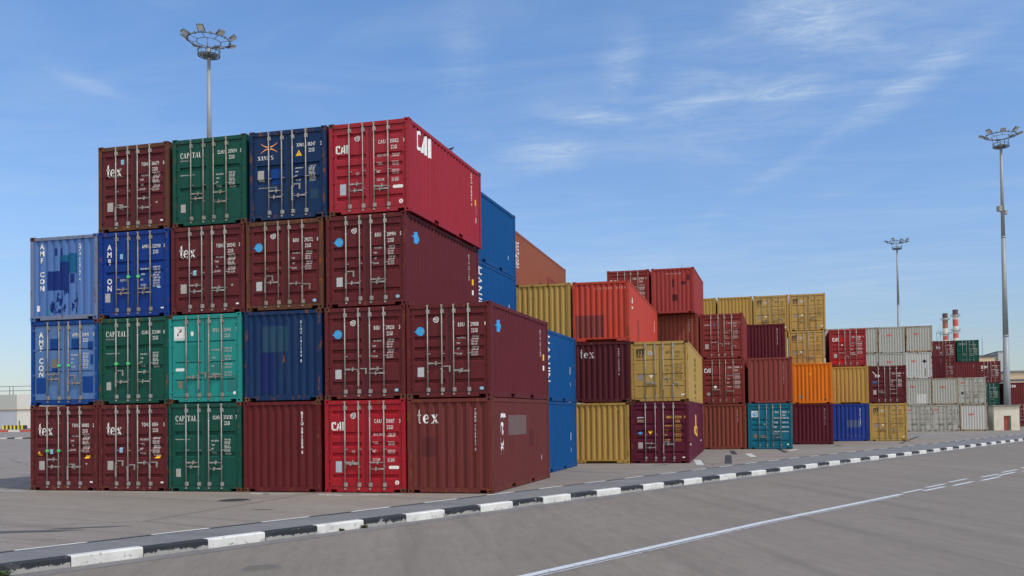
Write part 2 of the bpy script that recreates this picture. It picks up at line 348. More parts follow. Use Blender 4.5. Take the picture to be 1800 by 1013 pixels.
def frame_mesh(Lx, kind, cast, notch=False):
    k = ('frame', Lx, kind, cast, notch)
    if k in MESH: return MESH[k]
    bm = bmesh.new(); zc0, zc1 = .116, H - .114
    for X in (0, 1):
        sx0, sx1 = (0.0, .11) if X == 0 else (W - .11, W)
        for y0, y1 in ((0, .14), (Lx - .14, Lx)):
            box(bm, sx0, sx1, y0, y1, zc0, zc1)
        # side rails
        rx0, rx1 = (.004, .07) if X == 0 else (W - .07, W - .004)
        box(bm, rx0, rx1, .174, Lx - .174, H - .115, H - .010)
        fx0, fx1 = (.006, .060) if X == 0 else (W - .060, W - .006)
        cuts = [] if Lx > 7 else [(Lx / 2 - 1.205, Lx / 2 - .845), (Lx / 2 + .845, Lx / 2 + 1.205)]
        ys = [.174] + [c for p in cuts for c in p] + [Lx - .174]
        for i in range(0, len(ys), 2): box(bm, fx0, fx1, ys[i], ys[i + 1], .010, .157)
        for a, b in cuts: box(bm, fx0, fx1, a, b, .125, .157); box(bm, fx0 + .004, fx1 - .004, a, b, .018, .032)
    for y0, y1, kd in ((.004, .075, kind), (Lx - .075, Lx - .004, 'end')):
        hz = H - .135 if kd == 'door' else H - .115
        box(bm, .158, W - .158, y0, y1, hz, H - .020); box(bm, .109, .159, y0, y1, hz, zc1 - .002); box(bm, W - .159, W - .109, y0, y1, hz, zc1 - .002)
        if notch and kd == 'end' and y0 < 1:
            box(bm, .159, .55, y0, y1, .02, .15); box(bm, W - .55, W - .159, y0, y1, .02, .15); box(bm, .55, W - .55, y0, y1, .10, .15)
        else:
            box(bm, .36, W - .36, y0, y1, .020, .152); box(bm, .159, .36, y0, y1, .088, .152); box(bm, W - .36, W - .159, y0, y1, .088, .152)
        box(bm, .109, .159, y0, y1, .118, .152); box(bm, W - .159, W - .109, y0, y1, .118, .152)
    box(bm, .064, W - .064, .08, Lx - .08, .128, .150)                       # floor
    yy = .35
    while yy < Lx - .3: box(bm, .062, W - .062, yy, yy + .045, .004, .126); yy += .31
    if not cast: castings(bm, Lx)
    MESH[k] = fin(bm, 'frame', 2); return MESH[k]
BANDS = dict(ribbed=[(2.22, .13), (1.62, .14), (1.33, .14), (1.04, .14), (.44, .13)], two=[(1.68, .15), (1.07, .15)], thin=[(1.78, .045), (1.18, .045), (.66, .045)],
             thin2=[(1.70, .045), (1.02, .045)], three=[(1.52, .17), (1.12, .17)], amf=[(1.62, .12), (1.32, .12)])
DX = ((.128, 1.206), (1.232, 2.310)); DZ = (.158, 2.448); DY = .030; BD = .050
def band_pts(style):
    pts = [(DZ[0], 0)]
    for zc, h in sorted(BANDS[style]):
        s = min(.035, h * .35); pts += [(zc - h / 2, 0), (zc - h / 2 + s * 1.4, BD), (zc + h / 2 - s * .6, BD), (zc + h / 2, 0)]
    pts.append((DZ[1], 0)); return pts
def door_mesh(style, side):
    k = ('door', style, side)
    if k in MESH: return MESH[k]
    bm = bmesh.new(); x0, x1 = DX[side]; m = .085
    bands = sorted(BANDS[style]); z = DZ[0] + .012
    for zc, h in bands:
        a, b = zc - h / 2, zc + h / 2; s = min(.035, h * .35)
        quad(bm, ((x0, DY, z), (x1, DY, z), (x1, DY, a), (x0, DY, a)))
        quad(bm, ((x0, DY, a), (x0 + m, DY, a), (x0 + m, DY, b), (x0, DY, b))); quad(bm, ((x1 - m, DY, a), (x1, DY, a), (x1, DY, b), (x1 - m, DY, b)))
        o = [(x0 + m, DY, a), (x1 - m, DY, a), (x1 - m, DY, b), (x0 + m, DY, b)]
        i = [(x0 + m + .03, DY + BD, a + s * 1.4), (x1 - m - .03, DY + BD, a + s * 1.4), (x1 - m - .03, DY + BD, b - s * .6), (x0 + m + .03, DY + BD, b - s * .6)]
        for j in range(4): quad(bm, (o[j], o[(j + 1) % 4], i[(j + 1) % 4], i[j]))
        quad(bm, i); z = b
    zt = DZ[1] - .012
    quad(bm, ((x0, DY, z), (x1, DY, z), (x1, DY, zt), (x0, DY, zt)))
    for a, b in (((x0, DZ[0] + .012), (x0, zt)), ((x1, DZ[0] + .012), (x1, zt))):
        quad(bm, ((a[0], DY, a[1]), (b[0], DY, b[1]), (b[0], DY + .05, b[1]), (a[0], DY + .05, a[1])))
    # raised hinge blades
    hx = (x0 - .052, x0 + .045) if side == 0 else (x1 - .045, x1 + .052)
    for hz in (.30, .92, 1.68, 2.30):
        box(bm, hx[0], hx[1], DY - .022, DY - .001, hz - .022, hz + .022); hp = hx[0] if side == 0 else hx[1]
        tube(bm, (hp, DY - .018, hz - .05), (hp, DY - .018, hz + .05), .016, n=6)
    MESH[k] = fin(bm, 'door', 1, False); return MESH[k]
def gasket_mesh():
    if 'gasket' in MESH: return MESH['gasket']
    bm = bmesh.new()
    for a, b, c, d in ((.109, W - .109, 2.428, 2.4565), (.109, W - .109, .1515, .176), (1.200, 1.238, .176, 2.428), (.1095, .134, .176, 2.428), (W - .134, W - .1095, .176, 2.428)): box(bm, a, b, DY + .004, DY + .04, c, d)
    MESH['gasket'] = fin(bm, 'gasket'); return MESH['gasket']
BARX = ((.62, 1.035), (1.375, 1.80))
def bar_mesh(x):
    k = ('bar', x)
    if k in MESH: return MESH[k]
    bm = bmesh.new(); y = DY - .036
    tube(bm, (x, y, .095), (x, y, 2.545), .0175)
    for z in (2.36, .22): box(bm, x - .028, x + .058, DY - .052, DY - .002, z - .055, z + .055)
    for z in (2.05, 1.20, .72): box(bm, x - .026, x + .026, DY - .040, DY - .002, z - .014, z + .014)
    box(bm, x + .02, x + .07, DY - .030, DY - .002, 1.19, 1.215)
    for z in (2.525, .10): box(bm, x - .024, x + .030, y - .018, y + .018, z - .022, z + .022)
    MESH[k] = fin(bm, 'bar'); return MESH[k]
def handle_mesh(x, z, d, droop=False):
    k = ('handle', x, z, d, droop)
    if k in MESH: return MESH[k]
    bm = bmesh.new(); y = DY - .046
    if droop:
        tube(bm, (x, y, z), (x + d * .05, y, z - .02), .016, n=6); box(bm, x - .020, x + .020, y - .012, y + .012, z - .42, z)
        box(bm, x + .03, x + .24, y + .02, DY - .001, z + .04, z + .07); box(bm, x + .20, x + .235, y + .015, DY - .001, z - .10, z + .06)
    else:
        e = x + d * .40
        p = [(x, z + .022), (x + d * .14, z + .020), (x + d * .20, z + .008), (e, z + .007), (e, z - .010), (x + d * .2, z - .012), (x + d * .14, z - .020), (x, z - .022)]
        f1 = [bm.verts.new((a, y - .010, b)) for a, b in p]; f2 = [bm.verts.new((a, y + .010, b)) for a, b in p]
        bm.faces.new(f1); bm.faces.new(f2[::-1])
        for i in range(8): bm.faces.new((f1[i], f2[i], f2[(i + 1) % 8], f1[(i + 1) % 8]))
        h = x + d * .24
        box(bm, h - .016, h + .016, y - .018, DY - .001, z - .055, z + .055); box(bm, h - .045, h + .045, y - .014, DY - .001, z - .022, z - .012)
    MESH[k] = fin(bm, 'handle', 1, True); return MESH[k]
def roof_mesh(Lx):
    k = ('roof', Lx)
    if k in MESH: return MESH[k]
    pts = corr_profile(Lx - .16, .21, .09, .03, .020); bm = bmesh.new(); z = H - .034
    lo = [bm.verts.new((.05, .08 + s, z - d)) for s, d in pts]; hi = [bm.verts.new((W - .05, .08 + s, z - d)) for s, d in pts]
    for i in range(len(pts) - 1): bm.faces.new((lo[i], hi[i], hi[i + 1], lo[i + 1]))
    MESH[k] = fin(bm, 'roof', 1); return MESH[k]
# drawing on a face: shapes are drawn in the plane (s, z) and then laid onto the folded steel
def lay(bm, name, mats, parent, face, Lx, prof, lift=.0035, axis='s'):
    """face: 'front' | 'right'; prof breakpoints along s (walls) or along z (doors)"""
    if prof:
        lo = min(v.co.x if axis == 's' else v.co.y for v in bm.verts); hi = max(v.co.x if axis == 's' else v.co.y for v in bm.verts)
        for s, _ in prof:
            if lo < s < hi:
                bmesh.ops.bisect_plane(bm, geom=bm.verts[:] + bm.edges[:] + bm.faces[:], plane_co=(s, 0, 0) if axis == 's' else (0, s, 0), plane_no=(1, 0, 0) if axis == 's' else (0, 1, 0), dist=1e-5)
    for v in bm.verts:
        s, z = v.co.x, v.co.y; d = pval(prof, s if axis == 's' else z) if prof else 0
        if face == 'front': v.co = (s, (DY if axis == 'z' else ENDY) + d - lift, z)
        else: v.co = (W - SIDEX - d + lift, s, z)
    me = fin(bm, name, len(mats), False)
    return put(name, me, mats, parent)
WT = [('MAX.GROSS', '30480 KGS', '67200 LBS'), ('TARE', '2200 KGS', '4850 LBS'), ('NET', '28280 KGS', '62350 LBS'), ('CU.CAP.', '33.2 CU.M', '1172 CU.FT')]
def container(u, v, t, col, kind='end', L=L20, label='', style='ribbed', marks=None, near=True, side=None, shallow=0, n=9, notch=False, framecol=None, post=None, bars=None, seals=False, rz=0):
    """marks(fn): called with a recorder that collects drawings; side(fn): the same on the right-hand wall"""
    root = empty('shipping_container', (u, v, t * 2.596), rz, label, 'shipping container', 'shipping containers stacked in the yard')
    m = pm(col); mf = pm(framecol or col, .62 if near else .4)
    fr = put('frame', frame_mesh(L, kind, near, notch), [post or mf, HOLE], root)
    if near:
        for X in (0, 1):
            for Y in (0, 1):
                for Zc in (0, 1):
                    k = ('cast', L, X, Y, Zc)
                    if k not in MESH:
                        bm = bmesh.new(); casting(bm, L, X, Y, Zc); MESH[k] = fin(bm, 'casting', 2)
                    put('corner_casting', MESH[k], [RUST if (post is RUST or random.random() < .35) else mf, HOLE], fr)
    sp = SIDE_P[(L, shallow)]
    put('side_wall', wall_mesh(('sr', L, shallow), sp, lambda s, d, z: (W - SIDEX - d, s, z)), m, root)
    put('side_wall', wall_mesh(('sl', L), SIDE_P[(L, 0)], lambda s, d, z: (SIDEX + d, s, z)), m, root)
    put('roof', roof_mesh(L), m, root)
    put('end_wall', wall_mesh(('be', L), END_P[9], lambda s, d, z: (s, L - ENDY - d, z)), m, root)
    class Rec:
        def __init__(s, parents, face, prof, axis, nm): s.p = parents; s.f = face; s.prof = prof; s.a = axis; s.bins = {}
        def bm(s, name, mat, side=0, one=False):
            k = (name, mat.name, side, len(s.bins) if one else 0)
            if k not in s.bins: s.bins[k] = (bmesh.new(), mat)
            return s.bins[k][0]
        def flush(s):
            for idx, ((name, mn, sd, _), (b, mat)) in enumerate(s.bins.items()):
                lf = {'lettering': .0090, 'repaint_patch': .003}.get(name, .0045) + (idx % 8) * .0005
                if name == 'repaint_patch' and 1 < len(b.faces) <= 12:
                    for f in list(b.faces):
                        nb = bmesh.new(); nb.faces.new([nb.verts.new(q.co) for q in f.verts]); lay(nb, name, [mat], s.p[sd], s.f, L, s.prof, .003, s.a)
                    b.free(); continue
                if name == 'repaint_patch' and len(b.faces) > 12:
                    lay(b, 'paint_scrape', [mat], s.p[sd], s.f, L, s.prof, .003, s.a)['kind'] = 'stuff'; continue
                if len(b.verts): lay(b, name, [mat], s.p[sd], s.f, L, s.prof, lf, s.a)
                else: b.free()
    if kind == 'door':
        gk = put('door_gasket', gasket_mesh(), RUBBER, root)
        ds = []
        bs = bars or random.choice((ZINC, ZINC, ZINCD))
        for sd in (0, 1):
            d = put('door', door_mesh(style, sd), m, root); ds.append(d)
            for x in BARX[sd]: put('locking_bar', bar_mesh(x), bs, d)
            for (x, z, dr) in ((BARX[sd][0], random.choice((.94, .84, .74)), 1), (BARX[sd][1], random.choice((.66, .72, .80)), -1)):
                put('handle', handle_mesh(x, z, dr, random.random() < .22), bs, d)
        if seals:
            for sd, x in seals:
                b = bmesh.new(); box(b, x - .03, x + .05, DY - .062, DY - .020, 1.17, 1.245); put('door_seal', fin(b, 'seal'), GREENS, ds[sd])
        if marks:
            r = Rec(ds, 'front', band_pts(style), 'z', ''); marks(r); r.flush()
    else:
        ew = put('end_wall', wall_mesh(('fe', n), END_P[n], lambda s, d, z: (s, ENDY + d, z)), m, root)
        if marks:
            r = Rec([ew], 'front', END_P[n], 's', ''); marks(r); r.flush()
    if side:
        sw = [o for o in root.children if o.name.startswith('side_wall')][0]
        r = Rec([sw], 'right', sp, 's', ''); side(r); r.flush()
    return root

# ---- marking sets
def code(r, own, num, chk, typ='22G1', zc=1.98, mat=WHITE, h=.105, xo=0):
    b = r.bm('lettering', mat, 1); sans(b, own, 1.50 + xo, zc, h, .60); sans(b, num, 1.86 + xo, zc, h, .56); sans(b, chk, 2.25, zc, h, .6); sans(b, typ, 1.88 + xo, zc - .17, h, .58)
def weights(r, z0=1.58, dz=.235, mat=WHITE, h=.055, two=True, xr=1.88):
    b = r.bm('lettering', mat, 1)
    for i, (a, c, d) in enumerate(WT):
        sans(b, a, 1.45, z0 - i * dz, h, .62); sans(b, c, xr, z0 - i * dz + (h * .75 if two else 0), h, .60)
        if two: sans(b, d, xr, z0 - i * dz - h * .75, h, .60)
def plate(r, x=.30, z=.62, w=.20, h=.27, mat=None): prect(r.bm('data_plate', mat or PLATE, 0, True), x, x + w, z, z + h)
def sticker(r, side, mat, x, z, w, h, kind='rect'):
    b = r.bm('sticker', mat, side, True)
    if kind == 'disc': disc(b, x, z, w, h)
    elif kind == 'tri': poly(b, ((x - w, z), (x + w, z), (x, z + 1.7 * w)))
    elif kind == 'tridown': poly(b, ((x, z), (x + w, z + 1.5 * w), (x - w, z + 1.5 * w)))
    elif kind == 'pill':
        poly(b, [(x + (w if cos(R(a)) > 0 or a == 270 and 0 else 0) + h * cos(R(a)), z + h * sin(R(a))) for a in list(range(-80, 81, 20)) + list(range(100, 261, 20))])
    else: prect(b, x, x + w, z, z + h)
def seal_disc(r, x, z, rad=.085):
    disc(r.bm('sticker', CREAM, 0, True), x, z, rad); arc(r.bm('lettering', BLACKP, 0), x, z, rad * .72, rad * .72, rad * .55, rad * .55, 0, 360, 14); sans(r.bm('lettering', BLACKP, 0), 'D', x - .025, z - .035, .07, .8)
def tex_door(num, chk, blue=(.75, 2.08), yellow=False, tri=False, wz=1.62, zc=1.92):
    def f(r):
        serif(r.bm('lettering', WHITE, 0), 'tex', .27, 1.66, .335, .215, .02); code(r, 'TGHU', num, chk, zc=zc); weights(r, wz, .14)
        plate(r); sticker(r, 0, PALEB, *blue, .11, .15)
        if yellow: poly(r.bm('sticker', YELS, 1, True), ((1.94, .97), (2.10, .97), (2.13, 1.06), (1.97, 1.06)))
        if tri: 
            sticker(r, 0, YELS, .30, 1.06, .085, 0, 'tri'); sans(r.bm('lettering', REDP, 0), 'A', .265, 1.08, .07)
        sticker(r, 1, PLATE, 2.02, .76, .045, 0, 'tridown'); sticker(r, 1, CREAM, 2.14, .235, .10, .045)
    return f
def bsiu_door(num, chk):
    def f(r):
        disc(r.bm('sticker', SKYB, 0, True), .40, 1.83, .125); swirl(r.bm('lettering', PALEB, 0), .40, 1.83, .125, 0); poly(r.bm('sticker', SKYB, 0, True), ((.29, 1.79), (.22, 1.82), (.29, 1.86)))
        seal_disc(r, .86, 2.14); code(r, 'BSIU', num, chk, zc=1.93); weights(r, 1.60, .145, h=.045)
        plate(r, .31, .58, .19, .26, flat('bright_plate', (.42, .45, .47), .4)); sticker(r, 1, PALEB, 2.16, .24, .06, .045, 'disc')
    return f
def cai_door(num, chk):
    def f(r):
        cai_logo(r.bm('lettering', WHITE, 0), .20, 1.73, .245); seal_disc(r, .86, 2.14); code(r, 'CAIU', num, chk, zc=1.93)
        b = r.bm('lettering', WHITE, 1)
        for i, (a, c, d) in enumerate(WT): sans(b, a, 1.45, 1.58 - i * .23, .065, .62); sans(b, c, 1.90, 1.60 - i * .23, .05, .6); sans(b, d, 1.90, 1.54 - i * .23, .05, .6)
        plate(r, .32, .56, .19, .31, flat('pale_blue_plate', (.36, .42, .48), .4)); sticker(r, 1, CREAM, 1.97, .70, .22, .045, 'pill'); sticker(r, 1, CREAM, 2.17, .28, .062, .062, 'disc'); sans(r.bm('lettering', REDP, 1), 'Q', 2.145, .25, .06)
        arc(r.bm('lettering', OFFW, 1), 2.05, .87, .05, .05, .03, .03, 20, 200, 8); sans(r.bm('lettering', OFFW, 0), 'DE', .82, 1.10, .07, .8)
    return f
def capital_door(num, chk, seals=False, zt=2.02):
    def f(r):
        serif(r.bm('lettering', WHITE, 0), 'CAPITAL', .25, zt, .165, .098, .12)
        sans(r.bm('lettering', OFFW, 0), 'INTERMODAL', .25, zt - .09, .035, .9) ; sans(r.bm('lettering', WHITE, 0), 'MAINTENANCE CONTACT', .25, 1.505, .028, .9)
        code(r, 'CLHU', num, chk, zc=zt + .05); weights(r, 1.45, .115, h=.045)
        plate(r, .26, .42, .16, .24); b = r.bm('repaint_patch', pm('green_dark'), 0)
        prect(b, .12, .30, 1.25, 1.45); prect(r.bm('repaint_patch', pm('green_dark'), 1), 1.46, 1.74, 1.76, 1.96)
    return f
COL['green_dark'] = ((.006, .085, .048), .05, .1)
COL['amf_dark'] = ((.002, .060, .28), .05, .1); COL['amf_navy'] = ((.004, .030, .20), .05, .1); COL['amf_teal'] = ((.004, .12, .27), .05, .1); COL['teal_dark'] = ((.008, .26, .22), .1, .1); COL['teal_grey'] = ((.03, .22, .20), .1, .2)
COL['navy_deep'] = ((.008, .022, .125), .05, .1); COL['navy_grey'] = ((.018, .070, .125), .2, .2); COL['grey_patch'] = ((.70, .70, .68), .03, .1); COL['royal_grey'] = ((.10, .15, .30), .05, .2)
COL['tex_grey'] = ((.20, .13, .12), .05, .2); COL['tex_dark'] = ((.12, .026, .028), .05, .1); COL['flame_dull'] = ((.26, .055, .045), .2, .3); COL['cai_bright'] = ((.55, .016, .014), .02, .05)
def vcode(r, s, x=1.90, z=2.20, h=.075, mat=WHITE, step=None): sans(r.bm('lettering', mat, 0), s, x, z, h, .85, .03, vertical=True)
def xines(r):
    b = r.bm('lettering', ORNG, 0)
    for sx, sz in ((1, 1), (1, -1), (-1, 1), (-1, -1)):
        p = []; q = []
        for i in range(9):
            a = i / 8; x = .62 + sx * a * .27; z = 2.10 + sz * (.02 + a * a * .10 + a * .02); wd = .026 * (1 - a * .75)
            p.append((x, z + wd)); q.append((x, z - wd))
        for i in range(8): poly(b, (p[i], p[i + 1], q[i + 1], q[i]))
    disc(b, .62, 2.10, .05, .045)
    serif(r.bm('lettering', WHITE, 0), 'XINES', .25, 1.76, .115, .105, .10)
    code(r, 'XINU', '118247', '2', zc=2.06); sticker(r, 1, YELS, 1.57, 1.80, .10, 0, 'tri'); sans(r.bm('lettering', BLACKP, 1), '!', 1.56, 1.83, .08)
    weights(r, 1.44, .115, h=.045); plate(r, .25, 1.16, .20, .30); sans(r.bm('lettering', OFFW, 0), 'WWW.XINES-INT.COM', .28, .93, .035, 1.0)
    prect(r.bm('repaint_patch', pm('amf_dark'), 0), .68, .98, 1.05, 1.5); prect(r.bm('repaint_patch', pm('navy_grey'), 1), 1.92, 2.16, .55, .82)
def amf1(r):     # tier 2: pale doors with squares of fresh blue
    b = r.bm('lettering', WHITE, 0)
    for ch, z in (('A', 2.08), ('M', 1.85), ('F', 1.66), ('C', 1.28), ('O', 1.06), ('N', .88)): sans(b, ch, .36, z, .17, .95, .03, vertical=True)
    p = r.bm('repaint_patch', pm('amf_dark'), 0); prect(p, .17, .52, .36, .84); prect(p, .68, 1.0, 1.68, 2.04); prect(p, .74, .96, 1.03, 1.14)
    p = r.bm('repaint_patch', pm('amf_dark'), 1); prect(p, 1.46, 1.78, 1.68, 2.02); prect(p, 1.86, 2.24, .36, .86); prect(p, 2.14, 2.24, 1.22, 1.52); prect(p, 2.05, 2.24, 1.66, 1.92)
    plate(r, .75, 1.14, .20, .27, flat('brown_plate', (.16, .14, .11), .6)); code(r, 'AMFU', '304911', '0', zc=2.08); weights(r, 1.50, .12, h=.045)
def amf2(r):
    b = r.bm('lettering', WHITE, 0)
    for ch, z in (('A', 2.05), ('M', 1.83), ('F', 1.61), ('O', 1.02), ('N', .81)): sans(b, ch, .36, z, .16, .95, .03, vertical=True)
    code(r, 'AMFU', '322908', '5', zc=2.04); weights(r, 1.40, .16, h=.055); sticker(r, 0, PALEB, .73, 1.76, .10, .15)
    plate(r, .20, .47, .18, .27); sticker(r, 1, CREAM, 2.14, .22, .10, .04); sticker(r, 1, PALEB, 2.08, .86, .07, .03, 'disc'); sans(r.bm('lettering', OFFW, 0), 'REEFCO', .74, 1.08, .07, .6)
def amf3(r):     # corrugated end, patched and scraped
    b = r.bm('lettering', WHITE, 0)
    for i, ch in enumerate('AMFICON'):
        if ch == 'I': sans(b, ch, .42, 2.22 - i * .215, .10, .6, .0, vertical=True)
        else: sans(b, ch, .42, 2.22 - i * .215, .15, .95, .03, vertical=True)
    prect(b, .22, .32, .30, .48); sans(b, 'AMFU 324747 4', 1.80, 2.26, .075, .8, .02, vertical=True)
    p = r.bm('repaint_patch', pm('amf_navy'), 0)
    prect(p, .58, 1.36, .93, 1.52); prect(p, 1.04, 1.36, 1.522, 1.80); prect(p, 1.06, 1.16, 2.0, 2.22); prect(p, .88, .98, 1.99, 2.22); prect(p, 1.45, 1.58, 1.13, 1.42)
    rnd = random.Random(4)
    for i in range(34):
        x = rnd.uniform(.7, 1.75); z = rnd.uniform(.17, .62); prect(p, x, x + rnd.uniform(.015, .07), z, z + rnd.uniform(.05, .25))
    for i in range(8):
        x = rnd.uniform(.95, 1.35); z = rnd.uniform(.72, .9); prect(p, x, x + rnd.uniform(.015, .05), z, z + .1)
    q = r.bm('repaint_patch', pm('amf_teal'), 0); prect(q, 1.362, 1.68, 1.44, 2.05); prect(q, 1.04, 1.361, 1.803, 2.0); prect(r.bm('repaint_patch', pm('teal'), 0), .56, .68, .19, .36)
def teal_m(r):
    prect(r.bm('sticker', CREAM, 0, True), .19, .55, 1.84, 2.24); b = r.bm('lettering', BLACKP, 0)
    poly(b, ((.30, 1.97), (.35, 1.97), (.34, 2.02), (.31, 2.03))); poly(b, ((.38, 2.06), (.47, 2.12), (.45, 2.14), (.37, 2.08))); poly(b, ((.33, 2.16), (.48, 2.18), (.33, 2.175))); poly(b, ((.22, 1.88), (.53, 1.88), (.53, 1.89), (.22, 1.89)))
    poly(b, ((.30, 2.0), (.45, 2.17), (.44, 2.18), (.29, 2.01)))
    sticker(r, 0, CREAM, .80, 2.02, .05, .075, 'disc'); code(r, 'BFSU', '211440', '7', zc=2.05, mat=OFFW); weights(r, 1.50, .235, OFFW, .055)
    sticker(r, 0, CREAM, .28, .97, .22, .045, 'pill'); sticker(r, 1, CREAM, 2.20, .26, .05, .045, 'disc')
    p = r.bm('repaint_patch', pm('teal_dark'), 0); prect(p, .66, 1.0, 1.25, 1.70); prect(p, .20, .52, .40, .60)
    p = r.bm('repaint_patch', pm('teal_grey'), 1); prect(p, 1.95, 2.28, .30, .80); prect(p, 1.45, 1.74, .88, 1.14)
    plate(r, .32, .42, .16, .22, flat('brown_plate', (.16, .14, .11), .6))
def navy_m(r):
    vcode(r, 'XINU 141144 8', 1.80, 2.20, .078, flat('blueish_white', (.50, .58, .66)))
    p = r.bm('repaint_patch', pm('navy_deep'), 0); prect(p, .47, .93, .22, 1.38); prect(r.bm('repaint_patch', pm('navy_grey'), 0), .55, 1.38, 1.40, 2.15)
    poly(r.bm('repaint_patch', pm('brown'), 0), ((1.19, 1.10), (1.26, 1.10), (1.25, 1.28), (1.23, 1.34)))
def tex_end(s, patch=True):
    def f(r):
        serif(r.bm('lettering', WHITE, 0), 'tex', .28, 1.90, .34, .21, .22); vcode(r, s, 1.96, 2.22, .075, CREAM)
        if patch: prect(r.bm('repaint_patch', pm('tex_dark'), 0), .42, .80, 1.0, 1.52)
    return f
def tex_side(r):
    b = r.bm('lettering', WHITE, 0)   # the word runs down the wall, half hidden in the folds
    me = bmesh.new(); serif(me, 'tex', 0, 0, .42, .34, .06)
    for f in me.faces: poly(b, [(.78 + v.co.y, 2.22 - v.co.x * 1.35) for v in f.verts][::-1])
    me.free(); prect(r.bm('repaint_patch', pm('tex_grey'), 0), 1.55, 3.35, 1.52, 2.10); prect(r.bm('repaint_patch', pm('tex_dark'), 0), 3.75, 4.2, 1.15, 1.65); prect(r.bm('sticker', OFFW, 0, True), 5.05, 5.15, .66, .80)
def cai_side(r):
    cai_logo(r.bm('lettering', WHITE, 0), .60, 1.86, .58, 0, .48)
    b = r.bm('lettering', WHITE, 0); sans(b, 'CAIU 350821 3', 5.18, 2.30, .07, .8, .02, vertical=True); sans(b, '22G1', 5.55, 1.30, .07, .8, .02, vertical=True)
    sticker(r, 0, YELS, 5.47, 1.36, .16, .20); sticker(r, 0, CREAM, 5.50, .78, .10, .18)
def bsiu_side(r):
    disc(r.bm('sticker', SKYB, 0, True), .78, 1.98, .22, .17); swirl(r.bm('lettering', PALEB, 0), .78, 1.98, .2, 0); poly(r.bm('sticker', SKYB, 0, True), ((.56, 2.02), (.46, 1.98), (.56, 1.94)))
    b = r.bm('lettering', OFFW, 0); sans(b, 'BSIU 291188', 5.18, 2.2, .065, .8, .02, vertical=True); sticker(r, 0, YELS, 5.45, 1.28, .14, .20); sticker(r, 0, CREAM, 5.45, .95, .10, .16)
def blue_side(word, tx=1.36):
    def f(r):
        b = r.bm('lettering', WHITE, 0)
        if word: sans(b, word, tx, 2.36, .60, .56, .01, rot=True, gap=.10)
        sticker(r, 0, CREAM, 5.05, 1.08, .10, .30); sticker(r, 0, CREAM, 5.08, .62, .09, .16); 
    return f
def brown_side(r): sans(r.bm('lettering', CREAM, 0), '300 7408 0', .70, 2.15, .85, .24, .0, rot=True, gap=.10); prect(r.bm('repaint_patch', pm('brick'), 0), 7.4, 12.0, .2, 1.5); prect(r.bm('repaint_patch', pm('clay'), 0), 5.6, 6.2, .5, 1.0); prect(r.bm('lettering', CREAM, 0), 3.6, 5.0, .17, .30)
def hapag_end(r):
    b = r.bm('lettering', flat('pinkish_white', (.62, .50, .40)), 0); x = .98
    for ch in '3007408 0450': sans(b, ch, x, 2.24, .085, .7, .01); x += .115
    prect(r.bm('repaint_patch', pm('flame_dull'), 0), .10, 1.35, .20, 1.14)
def hapag_side(r):
    b = r.bm('lettering', WHITE, 0); sans(b, '41', 1.0, 2.05, .42, 1.2, .02, rot=True); sans(b, '300', 10.6, 1.70, .16, 1.2, .02, vertical=True)
    prect(r.bm('repaint_patch', pm('flame_dull'), 0), 3.1, 3.6, .2, 1.2)
def yellow_code(r): vcode(r, 'MSCU 297186 0', 1.95, 2.15, .08, DKBROWN)
def msc_door(num='490186', black=DKBROWN):
    def f(r):
        b = r.bm('lettering', BLACKP, 0)
        x, z = .24, 2.05
        prect(b, x, x + .075, z, z + .20); prect(b, x + .125, x + .195, z, z + .17); prect(b, x + .245, x + .32, z, z + .17); prect(b, x + .075, x + .32, z + .165, z + .215)
        arc(b, x + .045, z - .055, .045, .04, .018, .014, 30, 270, 8); arc(b, x + .045, z - .115, .045, .04, .018, .014, -150, 90, 8)
        arc(b, x + .16, z - .085, .05, .07, .022, .035, 50, 310, 10); arc(b, x + .275, z - .085, .05, .07, .022, .035, 50, 310, 10)
        seal_disc(r, .83, 2.07, .09); code(r, 'MSCU', num, '6', '42G1', 2.05, black); weights(r, 1.50, .19, black, .07)
        plate(r, .29, .93, .22, .25, flat('dull_plate', (.25, .24, .24))); sticker(r, 0, CREAM, .86, 1.0, .09, 0, 'tridown'); sticker(r, 1, CREAM, 2.12, .25, .15, .07)
    return f
def msc_side(r): sans(r.bm('lettering', DKBROWN, 0), 'MSC 42G1', 4.6, 2.1, 1.2, .30, .03, rot=True)
def purple_door(r):
    prect(r.bm('sticker', flat('worn_crest', (.22, .17, .12)), 0, True), .28, .56, 1.72, 1.84); arc(r.bm('lettering', CREAM, 0), .42, 1.90, .15, .05, .10, .02, 20, 200, 10); sans(r.bm('lettering', CREAM, 0), 'HMM', .28, 1.90, .05, 1.1); disc(r.bm('sticker', SKYB, 0, True), .40, 1.27, .085, .06)
    sticker(r, 0, YELS, .82, 1.20, .11, 0, 'tridown'); code(r, 'HMKU', '573298', '8', '42G1', 1.88, GOLDP); weights(r, 1.55, .20, GOLDP, .055); plate(r, .30, .62, .20, .26); sticker(r, 1, CREAM, 2.15, .22, .12, .05)
def purple_side(r):
    b = r.bm('lettering', GOLDP, 0); disc(b, 4.6, 1.30, .75, .20); arc(b, 5.6, 1.25, .9, .25, .5, .12, 0, 360, 16); prect(b, 5.0, 5.6, 1.5, 2.0); prect(b, 5.9, 6.5, .95, 1.15); sticker(r, 0, CREAM, 1.0, .70, .5, .08); sticker(r, 0, CREAM, 9.6, .62, .5, .08)
def worn_red(r):
    sans(r.bm('lettering', OFFW, 0), 'CAIU 3207408', .78, 2.23, .07, 1.0, .0, gap=.35)
    p = r.bm('repaint_patch', pm('darkmaroon'), 0); prect(p, 1.18, 1.48, .70, 1.08); prect(p, 2.02, 2.18, 1.85, 2.2); prect(p, 1.18, 1.30, 1.5, 1.95); prect(p, 1.70, 1.95, 1.62, 1.82)
